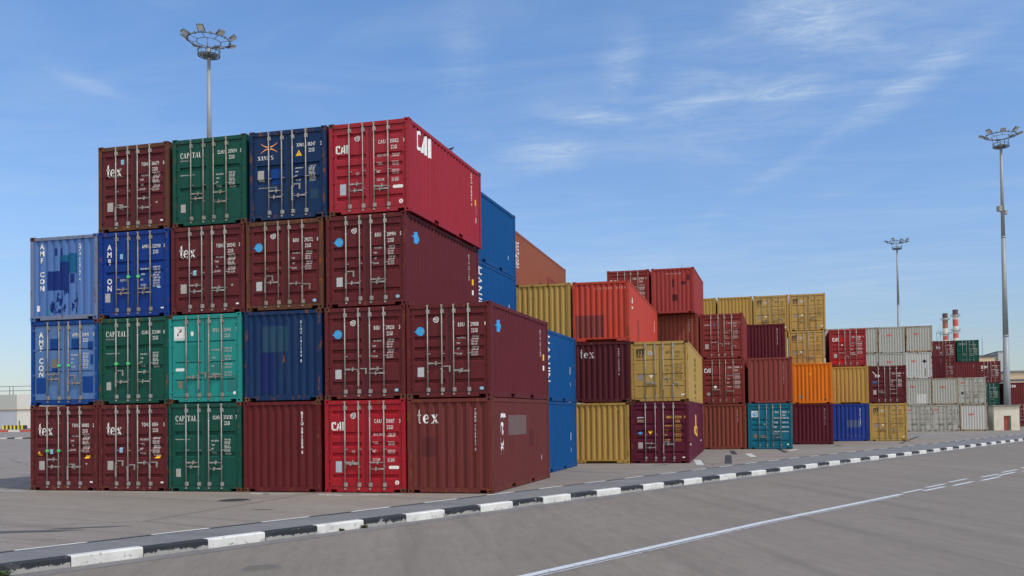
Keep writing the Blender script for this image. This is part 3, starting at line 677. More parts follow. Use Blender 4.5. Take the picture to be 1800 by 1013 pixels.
def code_end(s, x=1.95, h=.075, mat=OFFW):
    return lambda r: vcode(r, s, x, 2.20, h, mat)
def generic_door(r):
    prect(r.bm('lettering', OFFW, 0), .25, .62, 1.93, 1.97); disc(r.bm('sticker', flat('navy_disc', (.06, .10, .25)), 0, True), .82, 1.95, .075); code(r, 'TTNU', '286174', '0', zc=1.98, mat=OFFW); weights(r, 1.60, .16, OFFW, .06); plate(r, .28, .58)
def tealblue_door(r):
    prect(r.bm('sticker', CREAM, 0, True), .20, .56, 1.82, 2.16); disc(r.bm('lettering', SKYB, 0), .38, 1.99, .13); arc(r.bm('lettering', CREAM, 0), .38, 1.99, .08, .08, .04, .04, -60, 200, 12); sticker(r, 0, CREAM, .92, 1.34, .06, 0, 'tridown'); code(r, 'KHLU', '228842', '0', zc=2.03); weights(r, 1.70, .25, h=.085, two=False); sticker(r, 1, CREAM, 2.14, .22, .10, .07)
    plate(r, .30, .62, .2, .22, flat('brown_plate', (.16, .14, .11), .6)); poly(r.bm('lettering', PLATE, 1), ((1.36, 1.95), (1.40, 1.95), (1.36, 1.2), (1.33, 1.2)))
def orange_m(r): sticker(r, 0, YELS, 1.05, 1.80, .09, .14); sticker(r, 0, flat('dull_plate', (.25, .24, .24)), .42, .35, .16, .20); sticker(r, 0, DKBROWN, 1.95, .20, .12, .12)
def royal_m(r):
    prect(r.bm('repaint_patch', pm('royal_grey'), 0), 1.0, 1.85, .95, 1.45); b = r.bm('lettering', CREAM, 0); sans(b, 'BSIU 20886', 1.88, 2.15, .10, .8, .02, vertical=True)
    p = r.bm('repaint_patch', pm('royal_grey'), 0); rnd = random.Random(3)
    for i in range(16): x = rnd.uniform(.95, 2.1); z = rnd.uniform(.18, .4); prect(p, x, x + .05, z, z + rnd.uniform(.04, .12))
def maroon_z(r):
    disc(r.bm('sticker', CREAM, 0, True), .56, 1.88, .16, .10); arc(r.bm('lettering', BLACKP, 0), .56, 1.88, .09, .07, .05, .04, 30, 330, 12); poly(r.bm('lettering', CREAM, 0), ((.24, 2.18), (.28, 2.18), (.46, 1.96), (.40, 1.96)))
    prect(r.bm('sticker', flat('navy_disc', (.06, .10, .25)), 0, True), .24, .55, 1.32, 1.52); code(r, 'TEXU', '256871', '0', zc=1.98); weights(r, 1.55, .14, h=.06); plate(r, .28, .60, .2, .3)
def red_cai_far(r):
    cai_logo(r.bm('lettering', WHITE, 0), .20, 1.75, .26); code(r, 'CAIU', '288210', '4', zc=1.98); weights(r, 1.6, .23, h=.07); plate(r); p = r.bm('repaint_patch', pm('cai_bright'), 0); prect(p, .64, 1.0, 1.64, 1.98); prect(p, .2, 1.0, .2, .52); sticker(r, 0, CREAM, .85, 1.45, .07, 0, 'tri')
def red_cai_low(r): cai_logo(r.bm('lettering', WHITE, 0), .16, 1.80, .25); code(r, 'CAIU', '274068', '4', zc=2.03); weights(r, 1.6, .22, h=.07); plate(r, .30, .45, .18, .2); sticker(r, 0, CREAM, .78, .98, .08, .08, 'disc')
def nedl(x=.75, z=1.62, w=.74, h=.17, extra=None):
    def f(r):
        b = r.bm('lettering', REDP, 0); sans(b, 'NEDLOYD'[:5] if False else 'MESSI', x, z, h, .62 * w / .74, .04, slant=.15)
        if extra: extra(r)
    return f
def grey_door(dark=False):
    def f(r):
        sans(r.bm('lettering', REDP, 0), 'MESSI', .22, 2.02, .15, .60, .04, slant=.15); code(r, 'MEDU', '128803', '2', zc=2.0, mat=DKBROWN); weights(r, 1.6, .25, DKBROWN, .07)
        if dark: prect(r.bm('data_plate', BLACKP, 0, True), .24, .46, .95, 1.18)
    return f
def zim_door(r): sans(r.bm('lettering', WHITE, 0), 'ZIM', .26, 1.75, .30, .95, .04); sticker(r, 0, CREAM, .42, 1.42, .08, 0, 'tridown'); code(r, 'ZIMU', '281180', '2'); weights(r, 1.55, .22, h=.08)
def zim_end(r): sans(r.bm('lettering', WHITE, 0), 'ZIM', .28, 2.02, .28, .95, .04); sticker(r, 0, YELS, .28, 1.62, .13, .22); sans(r.bm('lettering', OFFW, 0), 'ZIMU 288', 1.95, 2.1, .12, .8, vertical=True)
def fartex(r): serif(r.bm('lettering', WHITE, 0), 'tex', .30, 1.60, .36, .2, .04); code(r, 'TGHU', '226180', '4'); weights(r, 1.6, .22, h=.09); sticker(r, 0, CREAM, .85, 1.1, .08, 0, 'tri')
def farcap(r): serif(r.bm('lettering', OFFW, 0), 'CAPITAL', .25, 2.02, .2, .10, .12); code(r, 'CLHU', '226180', '4', mat=OFFW); weights(r, 1.5, .2, OFFW, .09)

A, B_, Cc, D, E_, Fv, G, Hh = 22.85, 29.45, 37.4, 51.9, 59.0, 65.0, 93.5, 115.0
con = container
# --- block nearest the camera
con(-22.50, A, 0, 'tex', 'door', label='maroon container with serif letters and yellow triangle, bottom left corner of the nearest stack', marks=tex_door('088813', '2', (.70, 1.10), True, True, 1.62), seals=[(0, .62), (0, 1.035)])
con(-20.03, A, 0, 'tex', 'door', label='maroon container with serif letters on the ground, touching the green ground container on its right', marks=tex_door('015114', '5', (.72, 1.14), True, False, 1.50))
con(-17.62, A, 0, 'green', 'door', style='two', label='dark green container standing on the ground below the turquoise one', marks=capital_door('276782', '7', zt=2.05), near=True, post=pm('green', .55))
con(-15.10, A, 0, 'maroonend', 'end', label='plain maroon corrugated container end with a white vertical number, under the weathered navy blue end', marks=code_end('BSIU 291250 5', 1.86, .078, CREAM), n=9)
con(-12.52, A, 0, 'cailow', 'door', label='bright red door container standing on the ground of the nearest stack', marks=cai_door('350817', '3'))
con(-10.02, A, 0, 'texend', 'end', label='rusty brown corner container on the ground with a grey patch on its long side', marks=tex_end('TGHU 756863 8'), side=tex_side, shallow=1, n=8, post=pm('texend', .55))
con(-22.48, A, 1, 'amfmid', 'door', style='thin2', label='pale blue doors with darker blue squares of paint, second tier at the far left', marks=amf1, seals=[(0, 1.035), (1, 1.375)], framecol='amf_dark', bars=ZINCD)
con(-20.02, A, 1, 'green', 'door', style='two', label='dark green container with two green door seals, between pale blue and turquoise ones', marks=capital_door('372484', '8'), seals=[(0, .62), (0, 1.035)])
con(-17.60, A, 1, 'teal', 'door', style='thin', label='turquoise container with a square white sticker on its left door', marks=teal_m, post=pm('teal', .5), bars=ZINCD)
con(-15.05, A, 1, 'navy', 'end', label='weathered navy blue container end with a small orange scrape and white vertical number', marks=navy_m, n=9, post=pm('navy', .5))
con(-12.50, A, 1, 'bsiu', 'door', label='maroon container with a blue disc on its door, standing directly on the bright red one', marks=bsiu_door('291250', '3'))
con(-10.02, A, 1, 'bsiu', 'door', label='maroon container with blue discs on door and side, directly on the rusty brown corner container', marks=bsiu_door('291188', '9'), side=bsiu_side)
con(-22.50, A, 2, 'amfpale', 'end', label='faded pale blue corrugated end with dark blue and teal repaint patches, third tier', marks=amf3, n=8, post=paint('faded_blue_rusty_post', (.15, .19, .30), .75, .4, .7))
con(-20.00, A, 2, 'amf', 'door', style='amf', label='vivid blue door container, third tier at the left under a maroon one', marks=amf2, seals=[(0, 1.035), (1, 1.375)])
con(-17.48, A, 2, 'tex', 'door', label='maroon container with white serif letters, third tier directly above the turquoise container', marks=tex_door('283342', '3', (.72, 1.14)), post=pm('tex', .5))
con(-14.98, A, 2, 'bsiu', 'door', label='maroon container with a blue disc on its door, directly above the weathered navy blue end', marks=bsiu_door('291272', '0'), post=RUST)
con(-12.44, A, 2, 'bsiu', 'door', label='maroon container with blue discs on door and side, directly under the crimson top container', marks=bsiu_door('289914', '5'), side=bsiu_side)
con(-20.01, A, 3, 'tex', 'door', label='maroon container with white serif letters, leftmost of the top row', marks=tex_door('366179', '8', (.78, 2.02)), post=RUST)
con(-17.42, A, 3, 'green', 'door', style='two', label='dark green container in the top row', marks=capital_door('337874', '3'), post=pm('green', .5))
con(-14.85, A, 3, 'navy', 'door', style='three', label='navy blue container with an orange cross emblem in the top row', marks=xines, post=pm('navy', .55))
con(-12.32, A, 3, 'cai', 'door', label="crimson container at the right end of the nearest stack's top row", marks=cai_door('350821', '3'), side=cai_side)
# --- blue block right behind
con(-10.60, B_, 0, 'blue', 'end', label='blue smooth-sided container standing on the ground behind the rusty brown corner container', side=blue_side(''), shallow=1)
con(-10.60, B_, 1, 'blue', 'end', label='blue container with white side lettering, second tier above the blue one on the ground', side=blue_side('HANJIN'), shallow=1)
con(-13.09, B_, 2, 'blue', 'end', label='blue container with white side lettering, directly under the highest blue container', side=blue_side('HANJIN', 1.12), shallow=1)
con(-13.09, B_, 3, 'blue', 'end', label='highest blue container, behind the crimson one', side=blue_side(''))
# --- long containers behind the blue ones
con(-8.75, 37.36, 0, 'yellow', 'end', L40, rz=R(2.1), label='mustard yellow corrugated container end on the ground beside the dark purple container', marks=yellow_code, n=9, notch=True)
con(-8.68, 37.36, 1, 'darkmaroon', 'end', L40, rz=R(2.1), label='dark maroon container with widely spaced serif letters under the faded orange-red one', marks=tex_end('TGHU 309284 8', False), n=9)
con(-8.68, 37.36, 2, 'flame', 'end', L40, rz=R(2.1), label='faded orange-red container with pale digits along its top edge and duller lower left', marks=hapag_end, side=hapag_side, shallow=1, n=9, notch=True)
con(-11.22, 37.27, 2, 'yellow2', 'end', L40, rz=R(2.1), label='mustard yellow corrugated container end on the third tier beside the faded orange-red one', n=9)
con(-13.86, 37.17, 3, 'brown', 'end', L40, rz=R(2.1), label='long terracotta container with smooth side and white vertical digits, high behind the blue ones', side=brown_side, shallow=1)
con(-6.25, 37.45, 0, 'purple', 'door', L40, rz=R(2.1), label='dark purple container with yellow lettering standing on the ground', marks=purple_door, side=purple_side, shallow=1)
con(-6.28, 37.90, 1, 'gold', 'door', L40, rz=R(2.1), style='thin', label='golden container with black door lettering on top of the dark purple container', marks=msc_door(), side=msc_side, shallow=1)
# --- block behind that
nf = dict(near=False)
con(-4.44, D, 0, 'brick', 'end', label='reddish brown corrugated container end on the ground beside the teal blue doors', marks=code_end('TRLU 428'), n=9, **nf)
con(-1.92, D, 0, 'tealblue', 'door', label='teal blue doors with a white square sticker, on the ground', marks=tealblue_door, **nf)
con(-4.50, D, 1, 'red2', 'door', label='red doors with a round white mark, directly above the reddish brown end on the ground', marks=red_cai_low, **nf)
con(-1.86, D, 1, 'clay', 'end', label='clay red corrugated container end on top of the teal blue container', marks=code_end('TTNU 405 285 8'), n=8, **nf)
con(-4.54, D, 2, 'red2', 'door', label='dull red doors with a round dark blue sticker, third tier', marks=generic_door, **nf)
con(-7.05, 51.4, 2, 'brick', 'end', label='brown corrugated container end between the faded orange-red side and the dull red doors', marks=code_end('TRLU 389'), n=9, **nf)
con(-7.16, 50.8, 3, 'oldred', 'end', label='patched worn red corrugated container end with dark squares on the top tier', marks=worn_red, n=9, **nf)
con(-9.74, 50.8, 3, 'red2', 'door', label='dark red doors half hidden on the top tier, left of the patched worn red end', marks=red_cai_low, **nf)
con(.66, E_, 0, 'plum', 'end', label='dark plum red corrugated container end on the ground under the bright orange one', marks=code_end('BSIU 205 118'), n=9, **nf)
con(.66, E_, 1, 'orange', 'end', label='bright orange corrugated container end', marks=orange_m, n=9, **nf)
con(-2.19, E_, 2, 'plum', 'end', label='dark plum red corrugated container end on the third tier above the clay red one', marks=code_end('BSIU 258 114'), n=10, **nf)
con(3.35, Fv, 0, 'royal', 'end', label='royal blue corrugated container end with a greyed patch, on the ground', marks=royal_m, n=8, **nf)
con(5.84, Fv, 0, 'gold', 'door', style='thin', label='golden container with worn doors on the ground beside the royal blue one', marks=msc_door('412207'), bars=ZINCD, **nf)
con(3.38, Fv, 1, 'yellow', 'end', label='mustard yellow corrugated container end on top of the royal blue container', n=8, notch=True, **nf)
con(5.84, Fv, 1, 'tex', 'door', label='maroon doors on top of the golden container that stands on the ground', marks=maroon_z, **nf)
con(3.27, Fv, 2, 'farred', 'door', label='bright patched red doors on the third tier beside the pale grey containers', marks=red_cai_far, **nf)
con(.50, Fv, 2, 'gold', 'door', style='thin', label='golden doors on the third tier right above the bright orange container end', marks=msc_door('417720'), **nf)
con(-2.02, Fv, 2, 'gold', 'end', label='golden container mostly hidden behind the dark plum red end on the third tier', **nf)
con(.61, Fv, 3, 'gold', 'door', style='thin', label='golden doors on the fourth tier, rightmost of the golden top row', marks=msc_door('408812'), **nf)
con(-1.88, Fv, 3, 'gold', 'door', style='thin', label='golden doors on the fourth tier, second from right in the golden top row', marks=msc_door('433190'), **nf)
con(-4.40, Fv, 3, 'yellow', 'end', label='wide golden corrugated container end on the fourth tier left of the golden doors', n=9, **nf)
con(-6.98, Fv, 3, 'yellow', 'end', label='golden corrugated sliver right beside the patched worn red container end', n=9, **nf)
# --- pale grey block
gx = dict(near=False, n=9); RGREY = paint('rust_eaten_grey_post', (.30, .24, .17), .95, .3, .8, .5)
con(11.78, G, 0, 'grey', 'door', style='thin', label='pale grey doors on the ground touching the golden ground container', marks=grey_door(), bars=ZINCD, near=False)
con(14.24, G, 0, 'grey', 'door', style='thin', label='pale grey doors on the ground, middle of the three grey ground containers', marks=grey_door(), bars=ZINCD, near=False)
con(16.76, G, 0, 'greybright', 'end', post=RGREY, label='brightest whitish grey corrugated container end on the ground near the concrete hut', marks=nedl(.80, 1.52), **gx)
con(11.72, G, 1, 'grey', 'end', label='pale grey corrugated end with a white square repaint patch on its lower right', marks=nedl(.55, 1.72, extra=lambda r: prect(r.bm('repaint_patch', pm('grey_patch'), 0), 1.12, 2.05, .18, 1.05)), **gx)
con(14.22, G, 1, 'grey', 'end', post=RGREY, label='pale grey corrugated end on the second tier beside the doors with a black plate', marks=nedl(.80, 1.62), **gx)
con(16.66, G, 1, 'grey', 'door', style='thin', label='pale grey doors with a black square plate on the second tier', marks=grey_door(True), bars=ZINCD, near=False)
con(11.86, G, 2, 'greybright', 'end', label='pale grey corrugated end with a black diamond mark on the third tier', marks=nedl(.55, 1.62, extra=lambda r: (poly(r.bm('sticker', BLACKP, 0, True), ((1.76, 1.48), (1.98, 1.68), (1.76, 1.88), (1.54, 1.68))), prect(r.bm('repaint_patch', pm('tex_dark'), 0), 1.82, 1.88, .17, 1.0))), **gx)
con(9.38, G, 2, 'grey', 'end', label='pale grey corrugated end on the third tier, left of the one with a black diamond', marks=nedl(.75, 1.62), **gx)
con(6.88, G, 2, 'grey', 'end', label='pale grey corrugated sliver directly beside the bright patched red doors, third tier', **gx)
con(11.95, G, 3, 'grey', 'end', post=RGREY, label='pale grey corrugated end on the fourth tier, rightmost of the grey top row', marks=nedl(.75, 1.70), **gx)
con(9.40, G, 3, 'grey', 'end', label='pale grey corrugated end on the fourth tier, second from right in its row', marks=nedl(.80, 1.66), **gx)
con(6.88, G, 3, 'grey', 'end', post=RGREY, label='pale grey fourth tier container with a rusty right post, third from right in its row', **gx)
con(4.36, G, 3, 'grey', 'end', label='pale grey container whose top edge shows just above the bright patched red doors', **gx)
# --- farthest stack beside the tall mast
con(14.3, 100.4, 2, 'farmaroon', 'end', label='distant maroon corrugated container end touching the grey one with a black diamond', marks=code_end('GESU 2'), **gx)
con(17.80, Hh, 3, 'farmaroon', 'door', label='distant maroon doors at the very top, below the striped chimneys', marks=fartex, near=False)
con(17.80, Hh, 2, 'farmaroon', 'door', label='distant maroon doors directly beneath the topmost far maroon doors', marks=generic_door, near=False)
con(20.42, Hh, 3, 'green', 'door', style='two', label='distant green doors at the very top of the farthest stack', marks=farcap, near=False)
con(20.28, Hh, 2, 'farmaroon', 'end', label='distant maroon corrugated container end beneath the topmost far green doors', marks=code_end('CLHU'), **gx)
con(22.74, Hh, 2, 'farmaroon', 'door', label='distant maroon doors with large white letters beside the tall mast, third tier', marks=zim_door, near=False)
con(22.55, Hh, 1, 'green', 'door', style='two', label='distant green doors directly left of the tall mast, second tier', marks=farcap, near=False)
con(22.60, Hh, 0, 'darkmaroon', 'end', label='dark container on the ground glimpsed between the grey stack and the concrete hut', **gx)
con(25.75, Hh, 1, 'farmaroon', 'end', label='distant maroon corrugated end with white letters, right of the tall mast', marks=zim_end, **gx)
con(25.75, Hh, 0, 'farmaroon', 'door', label='distant maroon container on the ground right of the concrete hut', marks=generic_door, near=False)

# ------------------------------------------------------------------ ground
def kerb_x(v): return 2.594e-4 * v * v + .4594 * v - 14.917
def asphalt(name, c0, c1, streak=(.35, 1, 1), rz=0., spots=.5, crack=0, scale=1):
    m, t, b = newmat(name); co = t.nodes.new('ShaderNodeTexCoord').outputs['Object']
    rot = t.nodes.new('ShaderNodeMapping'); rot.inputs['Rotation'].default_value = (0, 0, rz); t.links.new(co, rot.inputs[0]); rc = rot.outputs[0]
    big = ramp(tnoise(t, co, .16 * scale, 5, .6), .32, .70, t); st = ramp(tnoise(t, rc, .8, 6, .65, streak), .35, .75, t)
    c = tmix(t, big, c0, c1); c = tmix(t, mth('MULTIPLY', st, .58, tree=t), c, tuple(x * .72 for x in c0))
    gr = tnoise(t, co, 60, 3, .8); c = tmix(t, mth('MULTIPLY', ramp(gr, .38, .66, t), .60, tree=t), c, tuple(min(1, x * 1.55) for x in c1))
    md = ramp(tnoise(t, rc, 5, 7, .8, (.30, 1.2, 1)), .40, .66, t); c = tmix(t, mth('MULTIPLY', md, .30, tree=t), c, tuple(x * .62 for x in c0))
    ty = ramp(tnoise(t, rc, 1.7, 3, .5, (.035, 1.0, 1)), .52, .72, t); c = tmix(t, mth('MULTIPLY', ty, .32, tree=t), c, tuple(x * .60 for x in c0))
    lt = ramp(tnoise(t, rc, .9, 5, .7, (.25, .8, 1), dist=.5), .55, .75, t); c = tmix(t, mth('MULTIPLY', lt, .35, tree=t), c, tuple(min(1, x * 1.25) for x in c1))
    sp = ramp(tnoise(t, co, 34, 2, .6), .66, .72, t); c = tmix(t, mth('MULTIPLY', sp, spots, tree=t), c, tuple(x * .35 for x in c0))
    oil = ramp(tnoise(t, rc, .55, 6, .7, (.5, 1.6, 1)), .60, .78, t); c = tmix(t, mth('MULTIPLY', oil, .55, tree=t), c, tuple(x * .50 for x in c0))
    if crack:
        vo = t.nodes.new('ShaderNodeTexVoronoi'); vo.feature = 'DISTANCE_TO_EDGE'; vo.inputs['Scale'].default_value = .12
        nz = t.nodes.new('ShaderNodeTexNoise'); nz.inputs['Scale'].default_value = .9; t.links.new(co, nz.inputs[0])
        ad = t.nodes.new('ShaderNodeMix'); ad.data_type = 'VECTOR'; ad.inputs[0].default_value = .06; t.links.new(co, ad.inputs[4]); t.links.new(nz.outputs['Color'], ad.inputs[5]); t.links.new(ad.outputs[1], vo.inputs[0])
        ck = mth('SUBTRACT', 1.0, ramp(vo.outputs['Distance'], .0, .009, t), tree=t); c = tmix(t, mth('MULTIPLY', ck, crack, tree=t), c, tuple(x * .35 for x in c0))
    t.links.new(c, b.inputs['Base Color']); b.inputs['Roughness'].default_value = .85; b.inputs['Specular IOR Level'].default_value = .3
    bp = t.nodes.new('ShaderNodeBump'); bp.inputs['Strength'].default_value = .5; bp.inputs['Distance'].default_value = .01; t.links.new(gr, bp.inputs['Height']); t.links.new(bp.outputs[0], b.inputs['Normal'])
    return m
ROADANG = -math.atan2(1, .4594)
YARD = asphalt('yard_concrete_asphalt', (.190, .163, .140), (.245, .214, .186), (.18, 1.3, 1), .25, .4, .5)
ROAD = asphalt('road_asphalt', (.172, .147, .122), (.208, .179, .151), (.12, 1.6, 1), -ROADANG, .5)
PATHM = asphalt('footpath_asphalt', (.150, .148, .148), (.185, .181, .179), (.5, 1, 1), 0, .3)
def sheet(name, quads, z, mat, kind='structure'):
    bm = bmesh.new()
    for q in quads: quad(bm, [(a, b, z) for a, b in q])
    bmesh.ops.recalc_face_normals(bm, faces=bm.faces)
    for f in bm.faces:
        if f.normal.z < 0: f.normal_flip()
    o = put(name, fin(bm, name), mat); o['kind'] = kind; return o
Gz = 0.0
sheet('yard_ground', [((-3500, -300), (3500, -300), (3500, 6000), (-3500, 6000))], -.006, YARD)
vs_ = [-8 + i * 2 for i in range(24)] + [42 + i * 6 for i in range(30)]
def wob(v): return kerb_x(v)
sheet('road', [((wob(a), a), (wob(a) + 60, a - 27), (wob(b) + 60, b - 27), (wob(b), b)) for a, b in zip(vs_, vs_[1:])], .0, ROAD)
def nrm(v):      # unit normal of the kerb line, pointing away from the road
    du = 2 * 2.594e-4 * v + .4594; l = math.hypot(du, 1); return Vector((-1 / l, du / l)), Vector((du / l, 1 / l))
# footpath strip between kerb and yard, .13 m high
KW, KH = .17, .155
def off(v, d):
    n, _ = nrm(v); return (kerb_x(v) + n.x * d, v + n.y * d)
def pw(v): return 1.45 + max(0, min(1, (v - 16) / 22)) * 1.15
bm = bmesh.new()
for a, b in zip(vs_, vs_[1:]):
    p0, p1, q0, q1 = off(a, KW - .01), off(b, KW - .01), off(a, pw(a) - .10), off(b, pw(b) - .10)
    quad(bm, ((*p0, KH - .012), (*p1, KH - .012), (*q1, KH - .012), (*q0, KH - .012)))
o = put('footpath', fin(bm, 'footpath', 1, True), PATHM); struct(o)
# kerb stones: arc-length walk, alternately white and black
def kerbline(name, d0, d1, h0, step, mw, mb, phase, top_round=.02, vmax=200, v0=-7):
    bm = bmesh.new(); v = v0; i = phase
    while v < vmax:
        _, tg = nrm(v); st = step
        vb = v + st * tg.y
        j = random.uniform(-.006, .006); g = .006
        va, vb_ = v + g, vb - g
        A0, A1, B0, B1 = off(va, d0 + j), off(va, d1), off(vb_, d0 + j), off(vb_, d1)
        A2, B2 = off(va, d0 + j + top_round), off(vb_, d0 + j + top_round)
        h = h0 + random.uniform(-.004, .004)
        mi = i % 2
        P = [(*A0, -.02), (*A0, h - top_round), (*A2, h), (*A1, h), (*A1, -.02)]; Q = [(*B0, -.02), (*B0, h - top_round), (*B2, h), (*B1, h), (*B1, -.02)]
        pv = [bm.verts.new(p) for p in P]; qv = [bm.verts.new(q) for q in Q]
        for k in range(4): bm.faces.new((pv[k], qv[k], qv[k + 1], pv[k + 1])).material_index = mi
        bm.faces.new(pv).material_index = mi; bm.faces.new(qv[::-1]).material_index = mi
        v = vb; i += 1
    me = fin(bm, name, 2, True); return struct(put(name, me, [mw, mb]))
def kerbmat(name, col, under, wear):
    m, t, b = newmat(name); co = t.nodes.new('ShaderNodeTexCoord').outputs['Object']
    sp = t.nodes.new('ShaderNodeSeparateXYZ'); t.links.new(co, sp.inputs[0])
    low = ramp(sp.outputs[2], .10, .02, t)                                    # paint is worn off low on the face
    f = ramp(mth('ADD', tnoise(t, co, 7, 7, .75), mth('MULTIPLY', low, wear, tree=t), tree=t), .60, .66, t)
    n2 = tnoise(t, co, 20, 4, .7); u2 = tmix(t, n2, tuple(x * .7 for x in under), tuple(x * 1.2 for x in under))
    c = tmix(t, ramp(tnoise(t, co, 2.5, 4, .6), .3, .7, t), tuple(x * .82 for x in col), col)
    sm = ramp(tnoise(t, co, 3.2, 6, .7, (1, 1, 2.5)), .54, .74, t); c = tmix(t, mth('MULTIPLY', sm, .5, tree=t), c, tuple(x * .45 for x in under))
    t.links.new(tmix(t, f, c, u2), b.inputs['Base Color']); b.inputs['Roughness'].default_value = .8
    return m
KWm = kerbmat('white_kerb_paint', (.66, .65, .61), (.33, .31, .28), .06); KBm = kerbmat('black_kerb_paint', (.018, .021, .027), (.32, .31, .29), .24)
kerbline('kerb', 0, KW, KH, 1.048, KWm, KBm, 1, v0=-7.30)
for_inner = kerbline
bm = bmesh.new(); v = -6.55; i = 0
while v < 200:      # flush inner edging, painted in long strokes
    _, tg = nrm(v); vb = v + 1.048 * tg.y
    A0, A1, B0, B1 = off(v, pw(v) - .10), off(v, pw(v)), off(vb, pw(vb) - .10), off(vb, pw(vb)); h = KH - .004
    P = [bm.verts.new(p) for p in ((*A0, h), (*A1, h), (*A1, -.02))]; Q = [bm.verts.new(p) for p in ((*B0, h), (*B1, h), (*B1, -.02))]
    for k in range(2): bm.faces.new((P[k], Q[k], Q[k + 1], P[k + 1])).material_index = i % 2
    v = vb; i += 1
struct(put('footpath_edging', fin(bm, 'edging', 2, True), [KWm, flat('dark_edging', (.09, .09, .095), .8)]))
# gutter strip: smoother dirty band along the kerb
sheet('gutter', [(off(a, -.42), off(a, -.02), off(b, -.02), off(b, -.42)) for a, b in zip(vs_, vs_[1:])], .004, asphalt('gutter_asphalt', (.15, .14, .135), (.19, .18, .17), (.3, 1, 1), -ROADANG, .3))
# road markings
def wornpaint(name, col=(.66, .68, .70), wear=.5, sc=9):
    m, t, b = newmat(name); co = t.nodes.new('ShaderNodeTexCoord').outputs['Object']
    f = ramp(tnoise(t, co, sc, 8, .8), wear, wear + .12, t); t.links.new(tmix(t, f, col, tuple(c * .45 for c in col)), b.inputs['Base Color']); b.inputs['Roughness'].default_value = .8; return m
LINE = wornpaint('worn_line_paint', (.52, .545, .57), .52, 7)
def loff(v): return 6.50 + max(0, v - 17) * .045
def lseg(v0, v1, d0, d1):
    n = max(1, int((v1 - v0) / 2)); q = []
    for i in range(n):
        a = v0 + (v1 - v0) * i / n; b = v0 + (v1 - v0) * (i + 1) / n
        q.append(((kerb_x(a) + loff(a) + d0, a), (kerb_x(a) + loff(a) + d1, a), (kerb_x(b) + loff(b) + d1, b), (kerb_x(b) + loff(b) + d0, b)))
    return q
q = lseg(-6, 23.5, -.09, .08)
v = 23.8; i = 0
while v < 90:
    sh = .10 + .10 * (i % 3) ; q += lseg(v, v + 1.25 + .1 * i, -sh - .05, -sh + .07); q += lseg(v + .7, v + 2.1 + .1 * i, sh - .02, sh + .12); v += 1.75 + .16 * i; i += 1
sheet('road_line', q, .005, LINE)
sheet('faded_road_line', lseg(-6, 23.0, .13, .20), .005, wornpaint('ghost_line_paint', (.36, .36, .365), .50, 5))
# yard markings
def strip(x0, y0, x1, y1, wd):
    d = Vector((x1 - x0, y1 - y0)).normalized(); n = Vector((-d.y, d.x)) * wd / 2
    return ((x0 - n.x, y0 - n.y), (x1 - n.x, y1 - n.y), (x1 + n.x, y1 + n.y), (x0 + n.x, y0 + n.y))
yq = [strip(-3.25, 36.3, -3.75, 40.2, .30), strip(-1.35, 42.8, -1.75, 46.4, .30), strip(.3, 49.6, .75, 51.6, .26), strip(-10.2, 36.9, -9.2, 36.9, .12), strip(-8.6, 36.7, -7.7, 36.7, .14), strip(-7.2, 36.7, -6.3, 36.7, .12),
      strip(-6.0, 36.5, -4.9, 36.5, .14), strip(-23.6, 22.55, -22.0, 22.6, .12), strip(-21.6, 22.62, -19.4, 22.62, .10), strip(-18.8, 22.5, -17.2, 22.5, .10), strip(-14.6, 22.4, -13.9, 22.2, .14), strip(-14.1, 22.2, -13.2, 22.35, .13), strip(-12.4, 22.2, -11.6, 22.1, .14), strip(-11.2, 22.3, -10.0, 22.3, .10),
      strip(-12, 21.9, -10.5, 22.0, .08), strip(-3.8, 50.4, -.8, 50.3, .12), strip(-2.7, 51.2, -1.0, 51.2, .12), strip(6, 62.5, 9, 62.7, .15), strip(12, 84, 16, 84.3, .2)]
sheet('yard_marking', yq, -.001, wornpaint('worn_yard_paint', (.55, .55, .52), .50, 6))
bq = [strip(-2.20, 37.2, -2.62, 44.6, .30), strip(-2.35, 45.4, -2.75, 50.0, .26), strip(.15, 47.4, -.30, 52.4, .26), strip(2.4, 58.5, 2.2, 65.5, .24), strip(3.4, 56, 3.1, 58, .22), strip(7.2, 60, 10.5, 76, .22), strip(9.6, 82, 12.0, 82.4, .3), strip(13.0, 74.0, 20.5, 78.0, .22), strip(-5.1, 36.2, -4.6, 36.35, .35)]
sheet('patch_marking', bq, -.0015, wornpaint('blackout_paint', (.035, .037, .042), .66, 5))
# tar smears
def blot(cx, cy, rx, ry, ang, n=26, seed=1):
    rnd = random.Random(seed); out = []
    for i in range(n):
        a = 2 * pi * i / n; k = 1 + rnd.uniform(-.25, .25); x = rx * k * cos(a); y = ry * k * sin(a); out.append((cx + x * cos(ang) - y * sin(ang), cy + x * sin(ang) + y * cos(ang)))
    return out
bm = bmesh.new()
for i, (cx, cy, rx, ry, an) in enumerate(((-14.3, 14.1, 1.15, .16, .35), (-13.3, 14.9, .7, .09, .5), (-11.7, 18.4, .22, .05, .3))):
    f = bm.faces.new([bm.verts.new((x, y, -.001)) for x, y in blot(cx, cy, rx, ry, an, seed=i)])
    if f.normal.z < 0: f.normal_flip()
bmesh.ops.recalc_face_normals(bm, faces=bm.faces)
struct(put('tar_smear', fin(bm, 'tar'), flat('tar', (.075, .077, .085), .75)))
